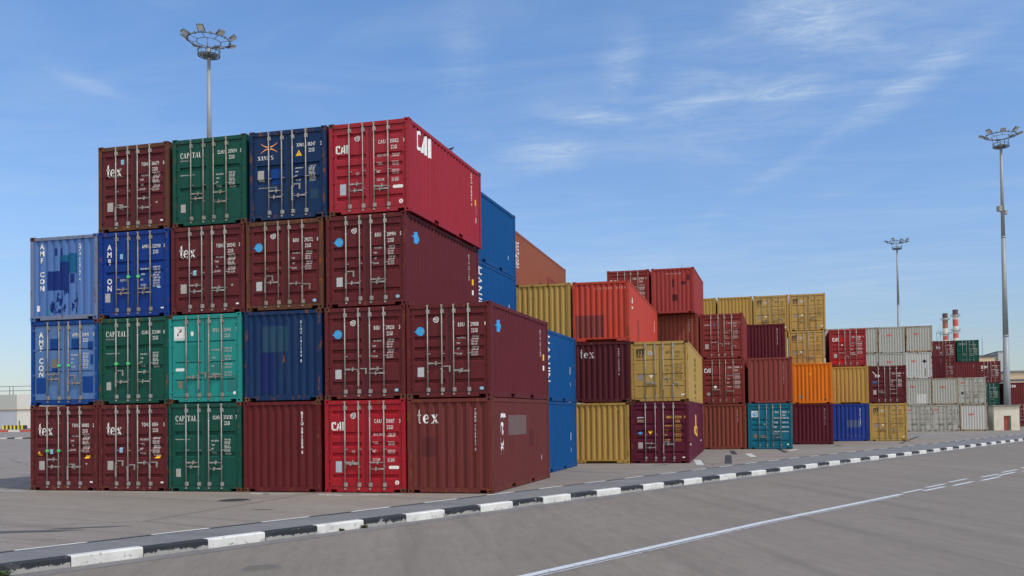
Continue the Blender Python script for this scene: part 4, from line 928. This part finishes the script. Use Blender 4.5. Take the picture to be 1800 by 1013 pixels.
# manholes
def manhole(x, y, r, label, col):
    root = empty('manhole_cover', (x, y, 0), 0, label, 'manhole cover')
    bm = bmesh.new(); n = 32
    for i in range(n):
        a, b = 2 * pi * i / n, 2 * pi * (i + 1) / n
        quad(bm, ((r * .86 * cos(a), r * .86 * sin(a), .008), (r * cos(a), r * sin(a), .008), (r * cos(b), r * sin(b), .008), (r * .86 * cos(b), r * .86 * sin(b), .008))); quad(bm, ((r * cos(a), r * sin(a), -.01), (r * cos(b), r * sin(b), -.01), (r * cos(b), r * sin(b), .008), (r * cos(a), r * sin(a), .008)))
    put('rim', fin(bm, 'rim', 1, True), flat('manhole_rim', (.16, .15, .14), .8), root)
    bm = bmesh.new(); tube(bm, (0, 0, -.01), (0, 0, .005), r * .85, n=32)
    for i in range(-4, 5):
        w2 = math.sqrt(max(0, (r * .8) ** 2 - (i * r * .18) ** 2)); box(bm, -w2, w2, i * r * .18 - .01, i * r * .18 + .01, .005, .010)
    put('lid', fin(bm, 'lid'), flat('cast_iron_' + col, dict(dark=(.045, .043, .042), pale=(.17, .155, .14))[col], .8), root)
manhole(-13.75, 20.4, .42, 'dark round manhole cover in the yard in front of the plain maroon container end', 'dark')
manhole(-7.10, 11.15, .26, 'small pale round manhole cover in the road surface near the kerb', 'pale')

# ------------------------------------------------------------------ weeds by the kerb
def weed(x, y, z, s, n, label, seed):
    rnd = random.Random(seed); bm = bmesh.new()
    for i in range(n):
        a = rnd.uniform(0, 2 * pi); l = s * rnd.uniform(.5, 1); o = Vector((rnd.uniform(-.4, .4) * s, rnd.uniform(-.15, .15) * s, 0)); d = Vector((cos(a), sin(a), 0)); side = Vector((-d.y, d.x, 0)) * .012 * rnd.uniform(.6, 1.4)
        p0 = o; p1 = o + d * l * .35 + Vector((0, 0, l * .5)); p2 = o + d * l * .8 + Vector((0, 0, l * .55 * rnd.uniform(.4, 1.2)))
        quad(bm, (p0 - side * .6, p0 + side * .6, p1 + side, p1 - side)); bm.faces.new([bm.verts.new(p) for p in (p1 - side, p1 + side, p2)])
    o = put('weed', fin(bm, 'weed'), flat('weed_green_' + str(seed % 2), (.075, .11, .035) if seed % 2 else (.12, .12, .05), .7)); o.location = (x, y, z); tag(o, label, 'weed')
weed(kerb_x(9.95) + .07, 9.95, .0, .17, 46, 'small green weed at the foot of the black kerb stone in the bottom left corner', 1)
weed(kerb_x(15.5) + .05, 15.5, .0, .13, 34, 'tiny dry weed in the kerb joint between a white and a black stone', 2)
weed(kerb_x(15.0) + .05, 15.05, .0, .10, 20, 'tiny weed against a white kerb stone left of the dry weed', 3)

# ------------------------------------------------------------------ light masts
STEEL = plain('mast_steel', (.27, .295, .31), .55, .2, .12, 2, (1, 1, .2)); DKST = plain('dark_mast_steel', (.16, .19, .22), .5, .3, .15, 6); LENS = plain('floodlight_glass', (.75, .76, .74), .12, 0, .05); BODY = plain('floodlight_body', (.11, .13, .13), .5, .2)
def mast(x, y, label, rz=0, hz=29.9, box_h=None):
    root = empty('light_mast', (x, y, 0), rz, label, 'light mast', 'tall floodlight masts round the yard')
    bm = bmesh.new(); zs = [0, 9.5, 9.55, 19.5, 19.55, hz - .9]
    def rad(z): return .34 - (.34 - .115) * (z / hz)
    for a, b in ((0, 9.5), (9.5, 19.5), (19.5, hz - .6)):
        tube(bm, (0, 0, a), (0, 0, b), rad(a) + (.012 if a == 0 else 0), rad(b), 20)
    for z in (9.5, 19.5): tube(bm, (0, 0, z - .14), (0, 0, z + .02), rad(z) + .02, n=20)
    tube(bm, (0, 0, 0), (0, 0, .05), .62, n=20)
    put('pole', fin(bm, 'pole'), STEEL, root)
    bm = bmesh.new(); zb = hz - 1.12
    def ring(r, z, t, n=28):
        for i in range(n):
            a, b = 2 * pi * i / n, 2 * pi * (i + 1) / n; tube(bm, (r * cos(a), r * sin(a), z), (r * cos(b), r * sin(b), z), t, n=5)
    ring(.76, zb, .04); ring(.76, zb + .30, .03); ring(.42, zb + .02, .035, 16)
    for i in range(14):
        a = 2 * pi * i / 14; tube(bm, (.76 * cos(a), .76 * sin(a), zb), (.76 * cos(a), .76 * sin(a), zb + .32), .022, n=4); tube(bm, (.12 * cos(a), .12 * sin(a), zb + .05), (.76 * cos(a), .76 * sin(a), zb + .02), .03, n=4)
    for i in range(5):
        a = 2 * pi * i / 5; box(bm, .45 * cos(a) - .14, .45 * cos(a) + .14, .45 * sin(a) - .14, .45 * sin(a) + .14, zb - .10, zb + .10)
    tube(bm, (0, 0, zb - .12), (0, 0, zb + .25), .22, n=14)
    put('winch_basket', fin(bm, 'basket'), DKST, root)
    bm = bmesh.new(); ring(1.46, hz, .045, 36); ring(.84, hz - .12, .028, 24)
    for i in range(4):
        a = 2 * pi * i / 4 + .4; tube(bm, (.76 * cos(a), .76 * sin(a), zb + .3), (.80 * cos(a), .80 * sin(a), hz - .1), .03, n=5)
    for i in range(8):
        a = 2 * pi * i / 8 + .2; tube(bm, (.83 * cos(a), .83 * sin(a), hz - .12), (1.46 * cos(a), 1.46 * sin(a), hz), .024, n=4)
        b = a + pi / 8; box(bm, 1.46 * cos(b) - .07, 1.46 * cos(b) + .07, 1.46 * sin(b) - .07, 1.46 * sin(b) + .07, hz - .06, hz + .09)
    put('lamp_ring', fin(bm, 'lamp_ring'), DKST, root)
    for i in range(8):
        a = 2 * pi * i / 8 + .2
        k = 'flood'
        if k not in MESH:
            bm = bmesh.new(); box(bm, -.09, .09, -.27, .27, .10, .70); box(bm, -.14, -.09, -.17, .17, .22, .58); tube(bm, (0, -.30, .32), (0, .30, .32), .02, n=5); box(bm, -.02, .02, -.31, -.29, -.02, .34); box(bm, -.02, .02, .29, .31, -.02, .34)
            MESH[k] = fin(bm, 'flood'); bm = bmesh.new(); box(bm, .090, .10, -.23, .23, .14, .66); MESH['lens'] = fin(bm, 'lens')
        up_ = i % 2 == 0
        f = put('floodlight', MESH['flood'], BODY, root); f.location = (1.47 * cos(a), 1.47 * sin(a), hz + (.04 if up_ else -.02))
        f.rotation_euler = (0, R(55 if up_ else 72), a)
        f.scale = (.85, .85, .82)
        put('lens', MESH['lens'], LENS, f)
    if box_h:
        bm = bmesh.new(); box(bm, -.55, -.22, -.22, .22, box_h - .25, box_h + .28); box(bm, .2, .5, -.15, .15, box_h - .55, box_h - .1); tube(bm, (-.3, 0, box_h - .3), (.3, 0, box_h - .3), .04, n=6); put('camera_box', fin(bm, 'cambox'), flat('pale_device', (.28, .28, .27)), root)
    return root
mast(-40.35, 57, 'tall floodlight mast rising behind the top row of the nearest stack', .1)
mast(22.0, 98, 'tall floodlight mast with a small box halfway up, beside the concrete hut on the right', .5, 29.75, 22.3)
mast(18.75, 155, 'thin distant floodlight mast standing behind the pale grey containers', .9, 29.7)

# ------------------------------------------------------------------ concrete hut
def stucco(name, col, stain=.4, sc=1.2):
    m, t, b = newmat(name); co = t.nodes.new('ShaderNodeTexCoord').outputs['Object']
    a = ramp(tnoise(t, co, sc, 6, .65), .35, .75, t); c = tmix(t, mth('MULTIPLY', a, stain, tree=t), col, tuple(x * .6 for x in col))
    s = ramp(tnoise(t, co, 3, 5, .7, (2.5, 2.5, .3)), .56, .8, t); c = tmix(t, mth('MULTIPLY', s, stain, tree=t), c, tuple(x * y for x, y in zip(col, (.5, .42, .32))))
    t.links.new(c, b.inputs['Base Color']); b.inputs['Roughness'].default_value = .9; return m
hut = empty('concrete_hut', (20.0, 94.6, 0), 0, 'small cream hut with flat roof and rusty red door below the tall mast', 'hut')
bm = bmesh.new(); x0, x1, dx0, dx1 = 0, 2.28, .88, 1.52
box(bm, x0, dx0, 0, .15, 0, 2.36); box(bm, dx1, x1, 0, .15, 0, 2.36); box(bm, dx0, dx1, 0, .15, 1.42, 2.36); box(bm, x0, .15, .15, 2.4, 0, 2.36); box(bm, x1 - .15, x1, .15, 2.4, 0, 2.36); box(bm, .15, x1 - .15, 2.25, 2.4, 0, 2.36)
put('wall', fin(bm, 'wall'), stucco('cream_render', (.68, .65, .55), .5), hut)
bm = bmesh.new(); box(bm, -.12, x1 + .12, -.12, 2.52, 2.362, 2.47); put('roof', fin(bm, 'roof'), flat('grey_slab', (.22, .22, .22), .9), hut)
bm = bmesh.new(); box(bm, dx0, dx1, .10, .13, .0, 1.42); box(bm, dx0 + .30, dx1 - .31, .085, .10, .0, 1.42); box(bm, dx0 + .08, dx1 - .36, .085, .10, .1, 1.1); put('door', fin(bm, 'door'), paint('rusty_red_door', (.34, .08, .06), .7, .4, .8), hut)
bm = bmesh.new(); box(bm, dx1 - .17, dx1 - .004, .05, .098, .0, 1.415); put('door_post', fin(bm, 'door_post'), flat('green_post', (.10, .16, .11), .8), hut)

# ------------------------------------------------------------------ distant port buildings and chimneys
def chimney(x, y, h, r, bands, label):
    root = empty('chimney', (x, y, 0), 0, label, 'chimney')
    bm = bmesh.new(); z = h; i = 0
    for ln, c in bands:
        z2 = max(0, z - ln); tube(bm, (0, 0, z2), (0, 0, z), r * (1 + .12 * (1 - z2 / h)), r * (1 + .12 * (1 - z / h)), 24, c, caps=False); z = z2
    if z > 0: tube(bm, (0, 0, 0), (0, 0, z), r * 1.12, r * (1 + .12 * (1 - z / h)), 24, 1, caps=False)
    tube(bm, (0, 0, h - .3), (0, 0, h - .05), r * .98, n=24, mi=2)
    put('shaft', fin(bm, 'shaft', 4), [flat('chimney_red', (.50, .10, .08)), flat('chimney_white', (.62, .60, .55)), flat('chimney_soot', (.10, .06, .06)), flat('chimney_rust', (.30, .12, .08))], root)
    bm = bmesh.new()
    for zz in (h - 4.0, h - 13.2):
        for i in range(20):
            a, b = 2 * pi * i / 20, 2 * pi * (i + 1) / 20; ro = r + 1.2
            quad(bm, ((r * cos(a), r * sin(a), zz), (ro * cos(a), ro * sin(a), zz), (ro * cos(b), ro * sin(b), zz), (r * cos(b), r * sin(b), zz))); tube(bm, (ro * cos(a), ro * sin(a), zz + 1.1), (ro * cos(b), ro * sin(b), zz + 1.1), .06, n=4); tube(bm, (ro * cos(a), ro * sin(a), zz), (ro * cos(a), ro * sin(a), zz + 1.1), .06, n=4)
    put('platform', fin(bm, 'platform'), DKST, root)
chimney(100.06, 600, 62.5, 1.55, [(3.2, 2), (1.2, 1), (5.0, 3), (5.0, 1), (2.4, 0), (6.0, 1), (4, 0), (5, 1), (4, 0), (6, 1)], 'shorter red and white banded chimney, left of the pair')
chimney(106.07, 600, 64.6, 1.60, [(3.4, 2), (2.8, 1), (4.2, 0), (4.4, 1), (3.0, 0), (6.4, 1), (4.6, 0), (5, 1), (5, 0), (5, 1)], 'taller red and white banded chimney, right of the pair')
gt = empty('pipe_gantry', (100, 604, 0), 0, 'thin steel pipe gantry standing round the two banded chimneys', 'gantry')
bm = bmesh.new()
for x in (-4.4, -2.2, 2.4, 4.4): tube(bm, (x, 0, 0), (x, 0, 51), .13, n=4)
for z in (50.6, 44, 37, 30, 20, 10): tube(bm, (-4.6, 0, z), (9.4 if z > 48 else 4.6, 0, z), .16, n=4)
for z in (44, 37, 30, 20): tube(bm, (-4.4, 0, z), (-2.2, 0, z + 6.5), .10, n=4); tube(bm, (2.4, 0, z + 6.5), (4.4, 0, z), .10, n=4)
for x in range(-4, 10): tube(bm, (x, 0, 50.6), (x, 0, 51.8), .05, n=4)
tube(bm, (-4.6, 0, 51.8), (9.4, 0, 51.8), .07, n=4)
for x in (-3.4, -1.9): tube(bm, (x, 0, 50), (x, 0, 57), .06, n=4)
put('steelwork', fin(bm, 'gantry'), DKST, gt)
def building(name, x0, x1, y0, y1, h, mat, label, parapet=None, wins=(), roofmat=None, slope=0):
    root = empty(name, (x0, y0, 0), 0, label, 'building'); w_, d_ = x1 - x0, y1 - y0
    bm = bmesh.new(); 
    vs = [bm.verts.new(p) for p in ((0, 0, 0), (w_, 0, 0), (w_, d_, 0), (0, d_, 0), (0, 0, h - slope), (w_, 0, h), (w_, d_, h), (0, d_, h - slope))]
    for f in ((0, 3, 2, 1), (0, 1, 5, 4), (1, 2, 6, 5), (2, 3, 7, 6), (3, 0, 4, 7), (4, 5, 6, 7)): bm.faces.new([vs[i] for i in f])
    put('wall', fin(bm, 'wall'), mat, root)
    if parapet:
        bm = bmesh.new(); a, b = h + .02, h + parapet
        vs = [bm.verts.new(p) for p in ((-.3, -.3, a - slope), (w_ + .3, -.3, a), (w_ + .3, d_ + .3, a), (-.3, d_ + .3, a - slope), (-.3, -.3, b - slope), (w_ + .3, -.3, b), (w_ + .3, d_ + .3, b), (-.3, d_ + .3, b - slope))]
        for f in ((0, 3, 2, 1), (0, 1, 5, 4), (1, 2, 6, 5), (2, 3, 7, 6), (3, 0, 4, 7), (4, 5, 6, 7)): bm.faces.new([vs[i] for i in f])
        put('roof', fin(bm, 'roof'), roofmat or flat('grey_roof', (.2, .21, .22), .8), root)
    for (a, b, c, d) in wins:
        bm = bmesh.new(); box(bm, a, b, -.06, .04, c, d); put('window', fin(bm, 'window'), flat('dark_window', (.06, .06, .07), .3), root)
    return root
GREYB = stucco('grey_blue_cladding', (.33, .37, .40), .15, .1); GREYL = stucco('pale_grey_cladding', (.44, .46, .46), .15, .1); BEIGE = stucco('beige_wall', (.60, .46, .31), .15, .1); CREAMW = stucco('cream_wall', (.66, .55, .42), .15, .1)
building('warehouse', 94.5, 99.8, 462, 490, 28.0, GREYB, 'slate grey sloping roofed building just left behind the right mast', .5, slope=2.2, roofmat=flat('dark_roof', (.09, .10, .12), .8))
building('warehouse', 99.85, 104.2, 460, 490, 29.3, GREYL, 'tall pale grey block standing directly behind the right mast', .3)
building('warehouse', 87.5, 95.6, 448, 470, 26.2, BEIGE, 'low beige building with small dark windows above the far maroon containers', .9, wins=((2.3, 3.3, 22.3, 23.8), (6.0, 7.4, 22.3, 23.8)), roofmat=flat('dark_roof', (.09, .10, .12), .8))
building('warehouse', 67.2, 110, 300, 330, 13.3, BEIGE, 'long beige building with a grey roof edge at the right side of the picture', .55)
building('warehouse', 64.3, 112, 286, 299.5, 10.3, CREAMW, 'long cream wall in front of the beige building at the right edge', .45, roofmat=flat('dark_roof', (.09, .10, .12), .8))
mr = empty('radio_mast', (90.9, 450, 0), 0, 'thin lattice radio mast beside the beige building with small windows', 'radio mast')
bm = bmesh.new()
for a in range(3): tube(bm, (.5 * cos(a * 2.09), .5 * sin(a * 2.09), 0), (.15 * cos(a * 2.09), .15 * sin(a * 2.09), 34), .07, .05, 4)
for i in range(34): a = i * 2.09; k = .5 - .35 * i / 34; tube(bm, (k * cos(a), k * sin(a), i), (k * cos(a + 2.09), k * sin(a + 2.09), i + 1), .035, n=3)
tube(bm, (0, 0, 34), (0, 0, 38.5), .05, .02, 4); put('lattice', fin(bm, 'mast'), DKST, mr)

# ------------------------------------------------------------------ far left: terminal wall, barriers, kerbs
tw = empty('terminal_building', (-345, 300, 0), 0, 'pale panelled terminal building with a rooftop railing at the far left', 'building')
PW = stucco('white_panels', (.68, .67, .63), .18, .15); PG = stucco('grey_panels', (.42, .44, .42), .15, .12); PB = stucco('bluegrey_panels', (.40, .43, .50), .1, .12)
def wallbox(nm, a, b, c, d, m, y0=0): bm = bmesh.new(); box(bm, a, b, y0, 20, c, d); return put(nm, fin(bm, nm), m, tw)
wallbox('panel', -40, 42.6, 0, 7.3, PB); wallbox('panel', -40, 42.6, 7.7, 13.6, PG); wallbox('panel', 42.8, 110, 0, 7.3, PW); wallbox('panel', 42.8, 110, 7.7, 13.6, PW)
wallbox('ledge', -40, 110, 7.31, 7.69, flat('rusty_ledge', (.40, .30, .24)), -.3)
bm = bmesh.new()
for z in (17.0, 15.2): tube(bm, (-40, 1, z), (110, 1, z), .12, n=5)
for i in range(14): [tube(bm, (x_, 1, 13.6), (x_, 1, 17), .12, n=4) for x_ in (-36.5 + i * 10.7, -34.8 + i * 10.7)]
put('railing', fin(bm, 'railing'), DKST, tw)
bm = bmesh.new()
def far_kerb(name, y, h, dpt, seg, ma, mb, x0, x1, ph=0):
    bm = bmesh.new(); x = x0; i = ph
    while x < x1: box(bm, x, x + seg - .02, y, y + dpt, -.02, h, i % 2); x += seg; i += 1
    return struct(put(name, fin(bm, name, 2), [ma, mb]))
far_kerb('far_kerb', 96.5, .16, 1.2, 1.25, KWm, flat('kerb_black', (.03, .03, .035)), -130, -86)
far_kerb('far_island_kerb', 172, .45, .6, 3.2, flat('kerb_red', (.50, .07, .06)), flat('kerb_white', (.68, .66, .62)), -230, -150)
for i, (px_) in enumerate((-246.0, -243.0, -240.0)):
    y = 240.0
    r_ = empty('barrier_block', (px_, y, 0), 0, ('yellow and black barrier block, left of the three at the foot of the pale building', 'yellow and black barrier block, middle of the three, with a dark post behind it', 'yellow and black barrier block, right of the three, half hidden by the nearest stack')[i], 'barrier block', 'yellow and black barrier blocks')
    bm = bmesh.new()
    for k in range(4): a = -1.45 + k * .72; quads = [(a, a + .70)]; box(bm, a, a + .715, 0, 1.0, 0, 1.3, k % 2)
    put('body', fin(bm, 'block', 2), [flat('barrier_yellow', (.75, .62, .06)), flat('barrier_black', (.04, .04, .04))], r_)
pp = bmesh.new(); tube(pp, (0, 0, 0), (0, 0, 2.6), .22, .16, 8); tube(pp, (0, 0, 2.6), (0, 0, 2.8), .26, n=8); tag(put('bollard', fin(pp, 'bollard'), flat('dark_post', (.06, .05, .05)), None, (-243.2, 242.5, 0)), 'dark post standing behind the middle yellow and black block', 'bollard')

# ------------------------------------------------------------------ bird on the crimson container
bird = empty('bird', (-9.93, 26.25, 3 * 2.596 + H + .01), R(75), 'small dark bird perched on the top edge of the crimson container', 'bird')
bm = bmesh.new()
me_v = [(-.16, 0, .055, .008), (-.10, 0, .06, .016), (-.04, 0, .075, .034), (.02, 0, .095, .038), (.06, 0, .12, .028), (.085, 0, .145, .022), (.105, 0, .155, .022), (.125, 0, .155, .012), (.145, 0, .15, .003)]
rings = []
for x, y, z, r in me_v:
    rings.append([bm.verts.new((x, r * cos(2 * pi * i / 10), z + r * sin(2 * pi * i / 10) * (1 if r > .01 else .4))) for i in range(10)])
for a, b in zip(rings, rings[1:]):
    for i in range(10): f = bm.faces.new((a[i], a[(i + 1) % 10], b[(i + 1) % 10], b[i])); f.smooth = True
bm.faces.new(rings[0][::-1]); bm.faces.new(rings[-1])
put('body', fin(bm, 'bird', 1, True), flat('bird_dark', (.03, .03, .03), .7), bird)
for s in (-1, 1):
    bm = bmesh.new(); tube(bm, (.0, s * .012, 0), (.01, s * .015, .065), .004, n=5); tube(bm, (0, s * .012, .002), (.03, s * .012, .002), .003, n=4); put('leg', fin(bm, 'leg'), flat('bird_leg', (.1, .06, .03)), bird)
    bm = bmesh.new(); p = [(.05, s * .030, .11), (-.02, s * .040, .095), (-.15, s * .018, .06), (-.05, s * .038, .065), (.03, s * .036, .08)]
    a = [bm.verts.new(q) for q in p]; b = [bm.verts.new((q[0], q[1] + s * .006, q[2])) for q in p]; bm.faces.new(a); bm.faces.new(b[::-1])
    for i in range(5): bm.faces.new((a[i], b[i], b[(i + 1) % 5], a[(i + 1) % 5]))
    put('wing', fin(bm, 'wing', 1, True), flat('bird_wing', (.05, .045, .04), .7), bird)
bm = bmesh.new(); tube(bm, (0, 0, 0), (-.05, 0, .15), .012, n=6); tube(bm, (-.05, 0, .15), (.04, 0, .42), .010, n=6)
tag(put('wire_stub', fin(bm, 'wire'), flat('dark_post', (.06, .05, .05)), None, (-5.6, 52.4, 3 * 2.596 + H)), 'thin bent wire sticking up from the patched worn red container on the top tier', 'wire')

S.render.engine = 'CYCLES'
